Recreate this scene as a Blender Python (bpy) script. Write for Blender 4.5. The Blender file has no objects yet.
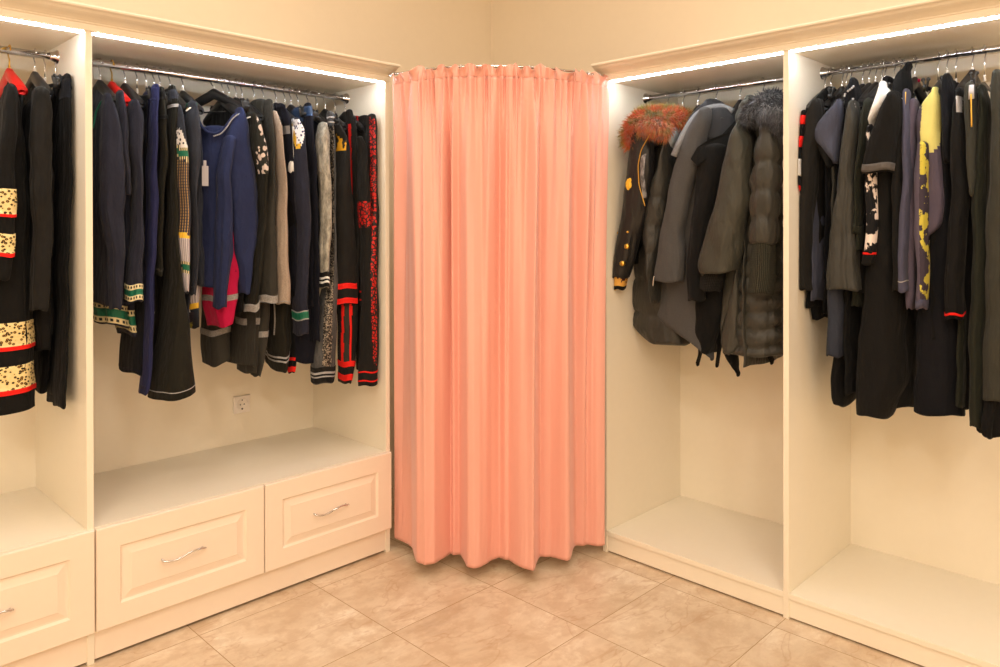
import bpy, bmesh, math, random
import numpy as np
from mathutils import Vector, Matrix
S = bpy.context.scene
COL = S.collection
PI = math.pi

# ------------------------------------------------------------------ camera
F_PX, CX, CY = 754.0, 524.0, 231.2
YAW, PITCH, ROLL, CAM_H = 0.7608, 0.0042, -0.0014, 1.5
fwd = np.array([math.cos(PITCH)*math.cos(YAW), math.cos(PITCH)*math.sin(YAW), -math.sin(PITCH)])
_r = np.array([math.sin(YAW), -math.cos(YAW), 0.0]); _u = np.cross(_r, fwd)
RGT = math.cos(ROLL)*_r + math.sin(ROLL)*_u
UPV = -math.sin(ROLL)*_r + math.cos(ROLL)*_u
cam_d = bpy.data.cameras.new('camera'); cam = bpy.data.objects.new('camera', cam_d); COL.objects.link(cam)
cam_d.sensor_width = 36; cam_d.sensor_fit = 'HORIZONTAL'; cam_d.lens = F_PX*36/1000
cam_d.shift_x = (500-CX)/1000; cam_d.shift_y = (CY-333.5)/1000
M = Matrix.Identity(4)
for i in range(3):
    M[i][0] = RGT[i]; M[i][1] = UPV[i]; M[i][2] = -fwd[i]
M[2][3] = CAM_H
cam.matrix_world = M
S.camera = cam

# ------------------------------------------------------------------ world, exposure
S.view_settings.view_transform = 'Standard'; S.view_settings.look = 'None'
S.view_settings.gamma = 1; S.view_settings.use_curve_mapping = False
S.view_settings.exposure = 0.0
W = bpy.data.worlds.new('world'); S.world = W; W.use_nodes = True
W.node_tree.nodes['Background'].inputs[0].default_value = (1.0, .86, .68, 1)
W.node_tree.nodes['Background'].inputs[1].default_value = 0.3
S.cycles.max_bounces = 8; S.cycles.diffuse_bounces = 5; S.cycles.use_denoising = True
S.cycles.sample_clamp_indirect = 8

LAMP_COL = (1.0, .89, .75)
LAMP_W = 9.4
LED_COL = (.82, .91, 1.0)
LED_E = 52.0
LAMPS = [(0.15, 0.35), (1.35, 0.1), (0.1, 1.6), (1.25, 1.35), (2.1, 0.55), (0.55, 2.25), (1.9, 2.0), (-1.7, -.2), (-.2, -1.7), (-1.8, -1.8)]  # those behind the camera are added to brighten the wardrobe insides
LAMP_K = [1.5, 1.0, 1.0, .7, .55, .5, .75, 4.0, 4.0, 6.0]
for (lx, ly), lk in zip(LAMPS, LAMP_K):
    ld = bpy.data.lights.new('downlight_light', 'AREA'); ld.shape = 'DISK'; ld.size = .5
    ld.energy = LAMP_W*lk; ld.color = LAMP_COL
    lo = bpy.data.objects.new('downlight_light', ld); COL.objects.link(lo); lo.location = (lx, ly, 3.455)

# ------------------------------------------------------------------ room numbers
A_, B_ = 2.8626, 2.7821          # front planes of the left (y=A_) and right (x=B_) wardrobes
DEP = .636
WALL_Y, WALL_X = 3.55, 3.42
ROD = 2.135
ROFF = .318
CEIL = 3.5

def ray(x, y): return fwd + RGT*(x-CX)/F_PX - UPV*(y-CY)/F_PX
def hit(side, off, x, y):        # pixel -> (along, z) on the upright plane 'off' behind a wardrobe front
    d = ray(x, y)
    if side == 'L': t = (A_+off)/d[1]; return t*d[0], CAM_H+t*d[2]
    t = (B_+off)/d[0]; return t*d[1], CAM_H+t*d[2]
def slope(side, x, y):
    d = ray(x, y); return (d[0]/d[1]) if side == 'L' else (d[1]/d[0])
def P(side, s, off, z): return (s, A_+off, z) if side == 'L' else (B_+off, s, z)
def project(V):
    D = V - np.array([0, 0, CAM_H]); zz = D @ fwd
    return CX + F_PX*(D @ RGT)/zz, CY - F_PX*(D @ UPV)/zz

# ------------------------------------------------------------------ materials
def lin(c):
    return tuple(((v/255)/12.92 if v/255 <= .04045 else ((v/255+.055)/1.055)**2.4) for v in c)+(1,)
MATS = {}
class NT:
    def __init__(s, name):
        m = bpy.data.materials.new(name); m.use_nodes = True; s.m = m; s.t = m.node_tree
        s.b = s.t.nodes['Principled BSDF']; s.tc = s.t.nodes.new('ShaderNodeTexCoord')
        MATS[name] = m
    def n(s, typ, **kw):
        x = s.t.nodes.new('ShaderNode'+typ)
        for k, v in kw.items():
            if k in x.inputs.keys(): x.inputs[k].default_value = v
            else: setattr(x, k, v)
        return x
    def l(s, a, b): s.t.links.new(a, b)
    def coord(s, sc=(1, 1, 1), out='Object'):
        mp = s.n('Mapping'); mp.inputs['Scale'].default_value = sc; s.l(s.tc.outputs[out], mp.inputs[0]); return mp.outputs[0]
    def noise(s, scale, detail=3, co=None, rough=.5, dist=0):
        x = s.n('TexNoise'); x.inputs['Scale'].default_value = scale; x.inputs['Detail'].default_value = detail
        x.inputs['Roughness'].default_value = rough; x.inputs['Distortion'].default_value = dist
        s.l(co or s.coord(), x.inputs['Vector']); return x.outputs['Fac']
    def ramp(s, fac, stops, interp='LINEAR'):
        r = s.n('ValToRGB'); r.color_ramp.interpolation = interp
        els = r.color_ramp.elements
        while len(els) < len(stops): els.new(.5)
        for e, (p, c) in zip(els, stops): e.position = p; e.color = c
        s.l(fac, r.inputs[0]); return r.outputs[0]
    def math(s, op, a, b=None):
        x = s.n('Math', operation=op)
        for i, v in enumerate((a, b)):
            if v is None: continue
            if isinstance(v, (int, float)): x.inputs[i].default_value = v
            else: s.l(v, x.inputs[i])
        return x.outputs[0]
    def mix(s, f, a, b):
        x = s.n('Mix', data_type='RGBA')
        for i, v in ((0, f), (6, a), (7, b)):
            if isinstance(v, (int, float)): x.inputs[i].default_value = v
            elif isinstance(v, tuple): x.inputs[i].default_value = v
            else: s.l(v, x.inputs[i])
        return x.outputs[2]
    def bump(s, h, strength=.3, dist=.003):
        b = s.n('Bump'); b.inputs['Strength'].default_value = strength; b.inputs['Distance'].default_value = dist
        s.l(h, b.inputs['Height']); s.l(b.outputs[0], s.b.inputs['Normal'])
    def set(s, **kw):
        for k, v in kw.items():
            k = k.replace('_', ' ')
            if isinstance(v, (int, float, tuple)): s.b.inputs[k].default_value = v
            else: s.l(v, s.b.inputs[k])

def fabric(name, rgb, rgb2=None, rough=.85, sheen=.15, kind='plain', bump=.5):
    a = NT(name); dk = (.30 if max(rgb) < 60 else .52) if max(rgb) < 130 and kind in ('plain', 'heather', 'rib', 'fuzzy') else 1.0
    c1 = tuple(v*dk for v in lin(rgb)[:3])+(1,)
    if rgb2: rgb2 = tuple(v*(.8 if dk < 1 else 1) for v in rgb2)
    c2 = lin(rgb2) if rgb2 else tuple(min(1, v*1.35+.002) for v in c1[:3])+(1,)
    if kind == 'plain': col = a.mix(a.noise(9, 3), c1, c2)
    elif kind == 'heather': col = a.ramp(a.noise(260, 3, rough=.8), [(.35, c1), (.65, c2)])
    elif kind == 'fuzzy':
        col = a.ramp(a.noise(60, 5, a.coord((1, 1, .35)), .7), [(.35, c1), (.62, c2)])
    elif kind == 'leopard':
        v = a.n('TexVoronoi'); v.inputs['Scale'].default_value = 88; v.inputs['Randomness'].default_value = .85
        co = a.coord((1, 1, 1.1)); nz = a.noise(60, 2)
        a.l(co, v.inputs['Vector'])
        d = a.math('ADD', v.outputs['Distance'], a.math('MULTIPLY', nz, .42))
        dk = lin((32, 26, 20)); br = lin((170, 120, 45))
        col = a.ramp(d, [(0, br), (.36, br), (.40, dk), (.58, dk), (.62, c1), (1, c2)])
    elif kind == 'spots':
        v = a.n('TexVoronoi'); v.inputs['Scale'].default_value = 70; a.l(a.coord(), v.inputs['Vector'])
        d = a.math('ADD', v.outputs['Distance'], a.math('MULTIPLY', a.noise(70, 2), .4))
        col = a.ramp(d, [(0, c2), (.54, c2), (.58, c1), (1, c1)])
    elif kind == 'lace':
        v = a.n('TexVoronoi'); v.feature = 'DISTANCE_TO_EDGE'; v.inputs['Scale'].default_value = 60
        w = a.n('VectorMath', operation='ADD'); a.l(a.coord(), w.inputs[0])
        nn = a.n('TexNoise'); nn.inputs['Scale'].default_value = 30; a.l(a.coord(), nn.inputs['Vector'])
        sc = a.n('VectorMath', operation='SCALE'); sc.inputs['Scale'].default_value = .03; a.l(nn.outputs['Color'], sc.inputs[0])
        a.l(sc.outputs[0], w.inputs[1]); a.l(w.outputs[0], v.inputs['Vector'])
        col = a.ramp(a.math('ADD', v.outputs['Distance'], a.math('MULTIPLY', a.noise(25, 3), .25)), [(0, c2), (.24, c2), (.27, c1), (1, c1)])
    elif kind == 'sequin':
        v = a.n('TexVoronoi'); v.inputs['Scale'].default_value = 190; a.l(a.coord(), v.inputs['Vector'])
        col = a.ramp(v.outputs['Color'], [(.5, c1), (.72, c2)])
    elif kind == 'print':
        th = .49 if 'cat' in name or 'yellow' in name else .515
        col = a.ramp(a.noise(19, 4, a.coord((1, 1, .8)), .6), [(th, c1), (th+.02, c2)])
    elif kind == 'bars':
        x = a.n('SeparateXYZ'); a.l(a.coord(out='UV'), x.inputs[0])
        f = a.math('FRACT', a.math('MULTIPLY', x.outputs[0], 26))
        col = a.ramp(f, [(0, c2), (.28, c2), (.34, c1), (1, c1)])
    elif kind == 'chain':     # gold chain lines with blocks
        x = a.n('SeparateXYZ'); a.l(a.coord(out='UV'), x.inputs[0])
        f = a.math('FRACT', a.math('MULTIPLY', x.outputs[0], 20))
        g = a.math('FRACT', a.math('MULTIPLY', x.outputs[1], 90))
        k = a.math('MULTIPLY', a.math('LESS_THAN', f, .3), a.math('GREATER_THAN', g, .3))
        col = a.mix(k, c1, c2)
    elif kind == 'belt':      # cream belt trim with dark square holes round the tube
        x = a.n('SeparateXYZ'); a.l(a.coord(out='UV'), x.inputs[0])
        f = a.math('FRACT', a.math('MULTIPLY', x.outputs[0], 20))
        col = a.ramp(f, [(0, c1), (.4, c1), (.45, c2), (.9, c2), (.95, c1)])
    elif kind == 'floral':
        v = a.n('TexVoronoi'); v.inputs['Scale'].default_value = 55; a.l(a.coord((1, 1, .8)), v.inputs['Vector'])
        d = a.math('ADD', v.outputs['Distance'], a.math('MULTIPLY', a.noise(45, 2), .5))
        col = a.ramp(d, [(0, c1), (.28, c1), (.31, c2), (.72, c2), (.75, c1), (1, c1)])
    if kind == 'rib':
        x = a.n('SeparateXYZ'); a.l(a.coord(out='UV'), x.inputs[0])
        w = a.math('SINE', a.math('MULTIPLY', x.outputs[0], 2*PI*44))
        z = a.math('SINE', a.math('MULTIPLY', x.outputs[1], 900))
        h = a.math('ADD', w, a.math('MULTIPLY', z, .3))
        col = a.mix(a.math('MULTIPLY', a.math('ADD', w, 1), .5), c1, c2); a.bump(h, .6, .003)
    else:
        h = a.math('ADD', a.noise(17, 3, a.coord((1, 1, .4)), .5), a.math('MULTIPLY', a.noise(420, 2), .03))
        a.bump(h, min(1, bump*1.5), .028)
    a.set(Base_Color=col, Roughness=rough); a.b.inputs['Sheen Weight'].default_value = sheen*.16
    a.b.inputs['Sheen Roughness'].default_value = .5
    a.b.inputs['Specular IOR Level'].default_value = .18 if rough > .6 else .4
    return a.m

def plain(name, rgb, rough=.5, metal=0, spec=.5, emit=None, estr=0, noise=0, bump=0):
    a = NT(name); c = lin(rgb)
    if noise:
        c2 = tuple(v*(1-noise) for v in c[:3])+(1,); a.set(Base_Color=a.mix(a.noise(6, 3), c, c2))
    else:
        a.set(Base_Color=a.mix(a.noise(30, 2), c, tuple(v*.97 for v in c[:3])+(1,)))
    a.set(Roughness=rough, Metallic=metal); a.b.inputs['Specular IOR Level'].default_value = spec
    if bump: a.bump(a.noise(90, 4), bump, .002)
    if emit: a.b.inputs['Emission Color'].default_value = emit+(1,); a.b.inputs['Emission Strength'].default_value = estr
    return a.m

plain('wall_paint', (252, 240, 220), .9, bump=.05, spec=.2)
plain('ceiling_paint', (250, 246, 238), .9, spec=.2)
plain('wardrobe_cream', (243, 234, 216), .42, spec=.35)
plain('drawer_cream', (246, 230, 212), .38, spec=.35)
plain('chrome', (225, 225, 228), .14, 1)
plain('gold_metal', (222, 178, 82), .28, 1)
plain('led_strip', (255, 255, 255), .5, emit=LED_COL, estr=LED_E)
plain('lamp_glow', (255, 255, 255), .5, emit=LAMP_COL, estr=6)
plain('socket_white', (244, 236, 228), .35)
plain('socket_hole', (25, 22, 20), .6)
plain('black_plastic', (30, 30, 31), .38)
plain('red_plastic', (196, 14, 12), .35)
plain('tag_paper', (176, 172, 176), .7)
plain('shadow_gap', (90, 68, 45), .8)

def floor_mat():
    a = NT('travertine_tile')
    co = a.coord(); x = a.n('SeparateXYZ'); a.l(co, x.inputs[0])
    masks = []; cells = []
    for ax, o in ((0, .675), (1, 1.265)):
        q = a.math('DIVIDE', a.math('SUBTRACT', x.outputs[ax], o), .505)
        cells.append(a.math('FLOOR', a.math('ADD', q, .003)))
        f = a.math('FRACT', a.math('ADD', q, .003)); masks.append(a.math('LESS_THAN', f, .0065))
    joint = a.math('MAXIMUM', masks[0], masks[1])
    cb = a.n('CombineXYZ'); a.l(cells[0], cb.inputs[0]); a.l(cells[1], cb.inputs[1])
    wn = a.n('TexWhiteNoise'); wn.noise_dimensions = '3D'; a.l(cb.outputs[0], wn.inputs['Vector'])
    sh = a.n('VectorMath', operation='SCALE'); sh.inputs['Scale'].default_value = 7; a.l(wn.outputs['Color'], sh.inputs[0])
    ad = a.n('VectorMath', operation='ADD'); a.l(co, ad.inputs[0]); a.l(sh.outputs[0], ad.inputs[1])
    mp = a.n('Mapping'); mp.inputs['Rotation'].default_value = (0, 0, .8); mp.inputs['Scale'].default_value = (1, 2.0, 1)
    a.l(ad.outputs[0], mp.inputs[0])
    n1 = a.noise(2.4, 8, mp.outputs[0], .68, .5); n2 = a.noise(11, 6, ad.outputs[0], .7)
    col = a.ramp(n1, [(.30, lin((190, 164, 136))), (.44, lin((212, 190, 162))), (.56, lin((222, 202, 176))), (.70, lin((240, 228, 208)))])
    col = a.mix(a.math('MULTIPLY', a.ramp(n2, [(.42, (1, 1, 1, 1)), (.55, (0, 0, 0, 1))]), .45), col, lin((194, 164, 130)))
    vn = a.noise(1.9, 4, mp.outputs[0], .6, .6)
    vein = a.ramp(a.math('ABSOLUTE', a.math('SUBTRACT', vn, .5)), [(0, (1, 1, 1, 1)), (.012, (0, 0, 0, 1))])
    col = a.mix(a.math('MULTIPLY', vein, .35), col, lin((176, 132, 88)))
    col = a.mix(joint, col, lin((172, 142, 104)))
    a.set(Base_Color=col, Roughness=a.math('ADD', a.math('MULTIPLY', joint, .4), .32))
    a.b.inputs['Specular IOR Level'].default_value = .4
    a.bump(a.math('SUBTRACT', a.math('MULTIPLY', n2, .08), joint), .25, .002)
floor_mat()

def curtain_mat():
    a = NT('pink_satin')
    w = a.noise(5, 2, a.coord((1, 1, .4)))
    a.set(Base_Color=a.mix(w, lin((240, 178, 162)), lin((235, 170, 153))), Roughness=.46)
    a.b.inputs['Sheen Weight'].default_value = .35; a.b.inputs['Sheen Roughness'].default_value = .35
    a.b.inputs['Sheen Tint'].default_value = (1, .8, .78, 1)
    a.b.inputs['Specular IOR Level'].default_value = .55
    a.bump(a.noise(14, 3, a.coord((1, 1, .25))), .25, .012)
curtain_mat()

# ------------------------------------------------------------------ helpers
def obj(name, verts, faces, mat, parent=None, smooth=True, uvs=None, mats=None, fmi=None):
    me = bpy.data.meshes.new(name)
    me.from_pydata([tuple(v) for v in verts], [], [tuple(f) for f in faces])
    for mm in ([mat] if mats is None else mats): me.materials.append(MATS[mm])
    if fmi is not None: me.polygons.foreach_set('material_index', np.asarray(fmi, dtype=np.int32))
    me.polygons.foreach_set('use_smooth', [smooth]*len(me.polygons))
    if uvs is not None:
        uvl = me.uv_layers.new(name='uv'); li = np.empty(len(me.loops), dtype=np.int32)
        me.loops.foreach_get('vertex_index', li)
        uvl.data.foreach_set('uv', np.asarray(uvs, dtype=np.float32)[li].ravel())
    o = bpy.data.objects.new(name, me); COL.objects.link(o)
    if parent: put(o, parent)
    return o
def put(o, parent):
    o.parent = parent
    L = parent.location
    if parent.parent: L = L + parent.parent.location
    o.data.transform(Matrix.Translation(-Vector(L))) if parent.type == 'EMPTY' else None
def tag(o, label, cat, group=None):
    o['label'] = label; o['category'] = cat
    if group: o['group'] = group
    return o
def empty(name, loc, label=None, cat=None, group=None):
    o = bpy.data.objects.new(name, None); COL.objects.link(o); o.location = loc; o.empty_display_size = .05
    if label: tag(o, label, cat, group)
    return o
def struct(o): o['kind'] = 'structure'; return o

class MB:
    def __init__(s): s.v = []; s.f = []
    def add(s, v, f):
        b = len(s.v); s.v += [tuple(p) for p in v]; s.f += [tuple(i+b for i in q) for q in f]; return s
    def box(s, x0, x1, y0, y1, z0, z1, bev=.0):
        bm = bmesh.new(); bmesh.ops.create_cube(bm, size=1)
        for v in bm.verts:
            v.co = Vector(((x0+x1)/2+v.co.x*(x1-x0), (y0+y1)/2+v.co.y*(y1-y0), (z0+z1)/2+v.co.z*(z1-z0)))
        if bev: bmesh.ops.bevel(bm, geom=bm.edges[:], offset=bev, segments=2, affect='EDGES', profile=.5)
        bm.verts.index_update()
        s.add([v.co.copy() for v in bm.verts], [[v.index for v in f.verts] for f in bm.faces]); bm.free(); return s
    def tube(s, pts, r, n=10, cap=True, flat=None):
        pts = [Vector(p) for p in pts]; rings = []
        up = Vector((0, 0, 1)); prev = None
        for i, p in enumerate(pts):
            t = (pts[min(i+1, len(pts)-1)]-pts[max(i-1, 0)]).normalized()
            if prev is None: a = t.cross(up if abs(t.z) < .9 else Vector((1, 0, 0))).normalized()
            else: a = (prev - t*prev.dot(t)).normalized()
            prev = a; b = t.cross(a)
            rr = r[i] if isinstance(r, (list, tuple)) else r
            fa, fb = flat[i] if isinstance(flat, list) else (flat or (1, 1))
            rings.append([p + a*math.cos(2*PI*k/n)*rr*fa + b*math.sin(2*PI*k/n)*rr*fb for k in range(n)])
        v = [q for ring in rings for q in ring]; f = []
        for i in range(len(rings)-1):
            for k in range(n): f.append((i*n+k, i*n+(k+1) % n, (i+1)*n+(k+1) % n, (i+1)*n+k))
        if cap: f.append(tuple(range(n))[::-1]); f.append(tuple((len(rings)-1)*n+k for k in range(n)))
        return s.add(v, f)
    def ball(s, c, r, n=10, sc=(1, 1, 1)):
        bm = bmesh.new(); bmesh.ops.create_uvsphere(bm, u_segments=n, v_segments=max(6, n//2+2), radius=r)
        s.add([(c[0]+v.co.x*sc[0], c[1]+v.co.y*sc[1], c[2]+v.co.z*sc[2]) for v in bm.verts], [[v.index for v in f.verts] for f in bm.faces]); bm.free(); return s
    def build(s, name, mat, parent=None, smooth=True):
        return obj(name, s.v, s.f, mat, parent, smooth)
def sbox(mb, side, s0, s1, o0, o1, z0, z1, bev=0):
    if side == 'L': return mb.box(s0, s1, A_+o0, A_+o1, z0, z1, bev)
    return mb.box(B_+o0, B_+o1, s0, s1, z0, z1, bev)

# ------------------------------------------------------------------ room shell
def slab(name, x0, x1, y0, y1, z0, z1, mat):
    return struct(MB().box(x0, x1, y0, y1, z0, z1).build(name, mat, None, False))
X0, Y0 = -3.2, -3.2
slab('floor', X0, WALL_X, Y0, WALL_Y, -.05, 0, 'travertine_tile')
slab('ceiling', X0, WALL_X, Y0, WALL_Y, CEIL, CEIL+.05, 'ceiling_paint')
slab('wall_left', X0, WALL_X, WALL_Y, WALL_Y+.1, -.05, CEIL+.05, 'wall_paint')
slab('wall_right', WALL_X, WALL_X+.1, Y0, WALL_Y+.1, -.05, CEIL+.05, 'wall_paint')
slab('wall_back', X0-.1, WALL_X+.1, Y0-.1, Y0, -.05, CEIL+.05, 'wall_paint')
slab('wall_side', X0-.1, X0, Y0, WALL_Y+.1, -.05, CEIL+.05, 'wall_paint')

# ------------------------------------------------------------------ wardrobes
T = .022
def flange(mb, side, s, sgn):      # rod end disc against a side panel
    n = 20; pr = [(0, .026), (.004, .026), (.006, .021), (.012, .020), (.014, .017), (.026, .017)]
    v = []; f = []
    for d, r in pr:
        for k in range(n):
            a = 2*PI*k/n
            v.append(P(side, s+sgn*d, ROFF+r*math.cos(a), ROD+r*math.sin(a)))
    for i in range(len(pr)-1):
        for k in range(n): f.append((i*n+k, i*n+(k+1) % n, (i+1)*n+(k+1) % n, (i+1)*n+k))
    f.append(tuple(range(n))); f.append(tuple((len(pr)-1)*n+k for k in range(n)))
    mb.add(v, f)

def wardrobe(side, s0, s1, label, lo_panel, hi_panel, seat, ends, batten=True):
    """interior between s0 and s1; lo_panel/hi_panel: build that side panel"""
    t = empty('wardrobe', P(side, (s0+s1)/2, DEP/2, 0), label, 'wardrobe')
    def pan(a, b): sbox(MB(), side, a, b, 0, DEP, 0, 2.2, .0012).build('side_panel', 'wardrobe_cream', t, False)
    if lo_panel: pan(s0-T, s0)
    if hi_panel: pan(s1, s1+T)
    sbox(MB(), side, s0, s1, DEP-.006, DEP+.008, 0, 2.2).build('back_panel', 'wardrobe_cream', t, False)
    sbox(MB(), side, s0, s1, DEP-.026, DEP-.006, 2.075, 2.176).build('back_batten', 'wardrobe_cream', t, False)
    sbox(MB(), side, s0, s1, 0.0, DEP-.006, 2.176, 2.198).build('top_panel', 'wardrobe_cream', t, False)
    sbox(MB(), side, s0, s1, .000 if side == 'R' else .002, DEP-.006, seat-T, seat, .0015).build('bottom_shelf', 'wardrobe_cream', t, False)
    z1 = seat-T
    if side == 'L': sbox(MB(), side, s0, s1, .006, .024, .012, .13).build('plinth', 'drawer_cream', t, False)
    else: sbox(MB(), side, s0, s1, .006, .024, .008, z1).build('plinth', 'wardrobe_cream', t, False)
    sbox(MB(), side, s0, s1, .010, .021, 2.1700, 2.1755).build('led_strip', 'led_strip', t, False)
    r = MB().tube([P(side, s0+.004, ROFF, ROD), P(side, s1-.004, ROFF, ROD)], .0125, 20)
    r.build('hanging_rail', 'chrome', t)
    for e, s_, sg in ((ends[0], s0, 1), (ends[1], s1, -1)):
        if e: m = MB(); flange(m, side, s_, sg); m.build('rail_flange', 'chrome', t, True)
    return t

wl1 = wardrobe('L', -.40, .834, 'cream open wardrobe bay at the left edge, cut by the frame', True, False, .469, (1, 1))
wl2 = wardrobe('L', .856, 2.080, 'cream wardrobe bay left of the pink curtain, with two drawers below', True, True, .469, (1, 1))
wr1 = wardrobe('R', 1.275, 2.123, 'narrow cream wardrobe bay holding the winter coats, right of the curtain', True, True, .1003, (1, 1))
wr2 = wardrobe('R', -.35, 1.253, 'wide cream wardrobe bay at the right edge, cut by the frame', True, False, .1003, (1, 1))

def drawer(t, s0, s1, z0, z1, handle, label=None):
    loops = [(0, .0, .016), (.0, .0, 0), (.003, .0, -.004), (.075, 0, -.004), (.082, 0, .004), (.088, 0, .004), (.108, 0, -.001), (.113, 0, -.003), (.116, 0, -.003)]
    v = []; f = []
    for ins, _, d in loops:
        for (a, b) in ((s0+ins, z0+ins), (s1-ins, z0+ins), (s1-ins, z1-ins), (s0+ins, z1-ins)):
            v.append(P('L', a, -.016+d, b))
    for i in range(len(loops)-1):
        for k in range(4): f.append((i*4+k, i*4+(k+1) % 4, (i+1)*4+(k+1) % 4, (i+1)*4+k))
    f.append((3, 2, 1, 0)); f.append(tuple((len(loops)-1)*4+k for k in range(4)))
    d = obj('drawer', v, f, 'drawer_cream', t, False)
    (hx0, hy0), (hx1, hy1) = handle
    a0, b0 = hit('L', -.045, hx0, hy0); a1, b1 = hit('L', -.045, hx1, hy1)
    zc = (b0+b1)/2; pts = []; rr = []; fl = []
    for i in range(25):
        q = i/24; s = a0+(a1-a0)*q
        pts.append(P('L', s, -.045+.012*(2*q-1)**4, zc+.0075*math.sin(2*PI*(q-.5))*(1 if 1 else 0)))
        rr.append(.0042+.0012*math.sin(PI*q*4)**2); fl.append((1, .8))
    m = MB().tube(pts, rr, 10, flat=fl)
    for s in (a0+.006, a1-.006):
        m.tube([P('L', s, -.018, zc), P('L', s, -.036, zc)], .0035, 10)
    h = m.build('handle', 'chrome', None)
    h.data.transform(Matrix.Translation(-Vector(t.location))); h.parent = d
    h['label'] = 'wavy chrome handle'
drawer(wl2, .858, 1.471, .113, .466, ((163, 562), (207, 548.5)))
drawer(wl2, 1.4755, 2.098, .113, .466, ((316, 515.5), (350, 505.5)))
drawer(wl1, .232, .853, .113, .466, ((-38, 628), (14, 610)))
drawer(wl1, -.39, .2275, .113, .466, ((-260, 690), (-215, 676)))

# crown mouldings: swept profile along the top of both wardrobe runs
def crown(side, s0, s1, label):
    prof = [(.02, 2.178), (-.006, 2.178), (-.006, 2.199), (-.011, 2.202), (-.012, 2.206), (-.016, 2.208),
            (-.022, 2.212), (-.033, 2.217), (-.047, 2.221), (-.058, 2.226), (-.066, 2.233), (-.072, 2.234), (-.078, 2.237), (-.08, 2.242), (-.078, 2.247), (.03, 2.247)]
    v = []; n = len(prof)
    v += [P(side, s0, o, z) for o, z in prof] + [P(side, s1, o, z) for o, z in prof]
    f = [(k, (k+1) % n, n+(k+1) % n, n+k) for k in range(n)] + [tuple(range(n))[::-1], tuple(range(n, 2*n))]
    o = obj('crown_moulding', v, f, 'wardrobe_cream', None, False)
    tag(o, label, 'crown moulding', 'crown mouldings above the wardrobes')
crown('L', -.42, 2.105, 'cream crown moulding along the top of the left wardrobes')
crown('R', -.37, 2.150, 'cream crown moulding along the top of the right wardrobes')

# socket on the back panel of the left bay
so, sz = hit('L', DEP-.006, 241, 404)
sk = empty('power_socket', P('L', so, DEP-.006, sz), 'white wall socket low on the back of the left wardrobe bay', 'socket')
m = MB(); sbox(m, 'L', so-.041, so+.041, DEP-.018, DEP-.0062, sz-.041, sz+.041, .003)
m.build('cover_plate', 'socket_white', sk, False)
v = []; f = []; n = 24
for d, r in ((-.019, .029), (-.0205, .029), (-.0205, .026), (-.0185, .0245)):
    for k in range(n): v.append(P('L', so+r*math.cos(2*PI*k/n), DEP+d, sz+r*math.sin(2*PI*k/n)))
for i in range(3):
    for k in range(n): f.append((i*n+k, i*n+(k+1) % n, (i+1)*n+(k+1) % n, (i+1)*n+k))
f.append(tuple(3*n+k for k in range(n)))
obj('socket_ring', v, f, 'socket_white', sk, True)
m = MB()
for dx, dz, r in ((-.0095, 0, .003), (.0095, 0, .003), (0, -.021, .0045), (0, .021, .003)):
    m.tube([P('L', so+dx, DEP-.0195, sz+dz), P('L', so+dx, DEP-.0178, sz+dz)], r, 10)
m.build('pin_hole', 'socket_hole', sk, True)

# ceiling downlights out of view; those behind the camera are added fill
for lx, ly in LAMPS:
    t = empty('ceiling_light', (lx, ly, 3.46), 'unseen round ceiling light outside the frame', 'ceiling light', 'round ceiling lights')
    n = 32; v = []; f = []
    for z, r in ((3.4995, .27), (3.475, .27), (3.465, .262), (3.475, .255), (3.498, .255)):
        for k in range(n): v.append((lx+r*math.cos(2*PI*k/n), ly+r*math.sin(2*PI*k/n), z))
    for i in range(4):
        for k in range(n): f.append((i*n+k, i*n+(k+1) % n, (i+1)*n+(k+1) % n, (i+1)*n+k))
    obj('lamp_housing', v, f, 'socket_white', t, True)

# ------------------------------------------------------------------ curtain and its rail
RZ = 2.197
pA, pM, pB = Vector((2.066, 2.775)), Vector((2.268, 2.305)), Vector((2.790, 2.120))
def arc(u):
    # quarter-like bow between the two wardrobe ends
    c = (pA+pB)/2; hx = (pB-pA)/2; nrm = (pM-c)
    t = (2*u-1)
    a = t*PI/2*1.0
    return c + hx*t + nrm*(1-abs(t)**2.3)
ct = empty('curtain_rail', (2.41, 2.45, RZ), 'thin bowed metal rail across the corner carrying the pink curtain', 'curtain rail')
def rarc(u):
    q = arc(u); c = (pA+pB)/2; n_ = (pM-c).normalized(); return q-n_*.022*(1-abs(2*u-1)**6)
pts = [(rarc(i/60).x, rarc(i/60).y, RZ) for i in range(61)]
MB().tube(pts, .006, 12).build('rail', 'chrome', ct)
for u, sg in ((0, 1), (1, -1)):
    q = arc(u)
    if u == 0: m = MB().tube([(q.x, q.y, RZ), (q.x, q.y+.03, RZ)], .008, 12)
    else: m = MB().tube([(q.x, q.y, RZ), (q.x, q.y+.02, RZ)], .008, 12)
    m.build('rail_bracket', 'chrome', ct)

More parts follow.
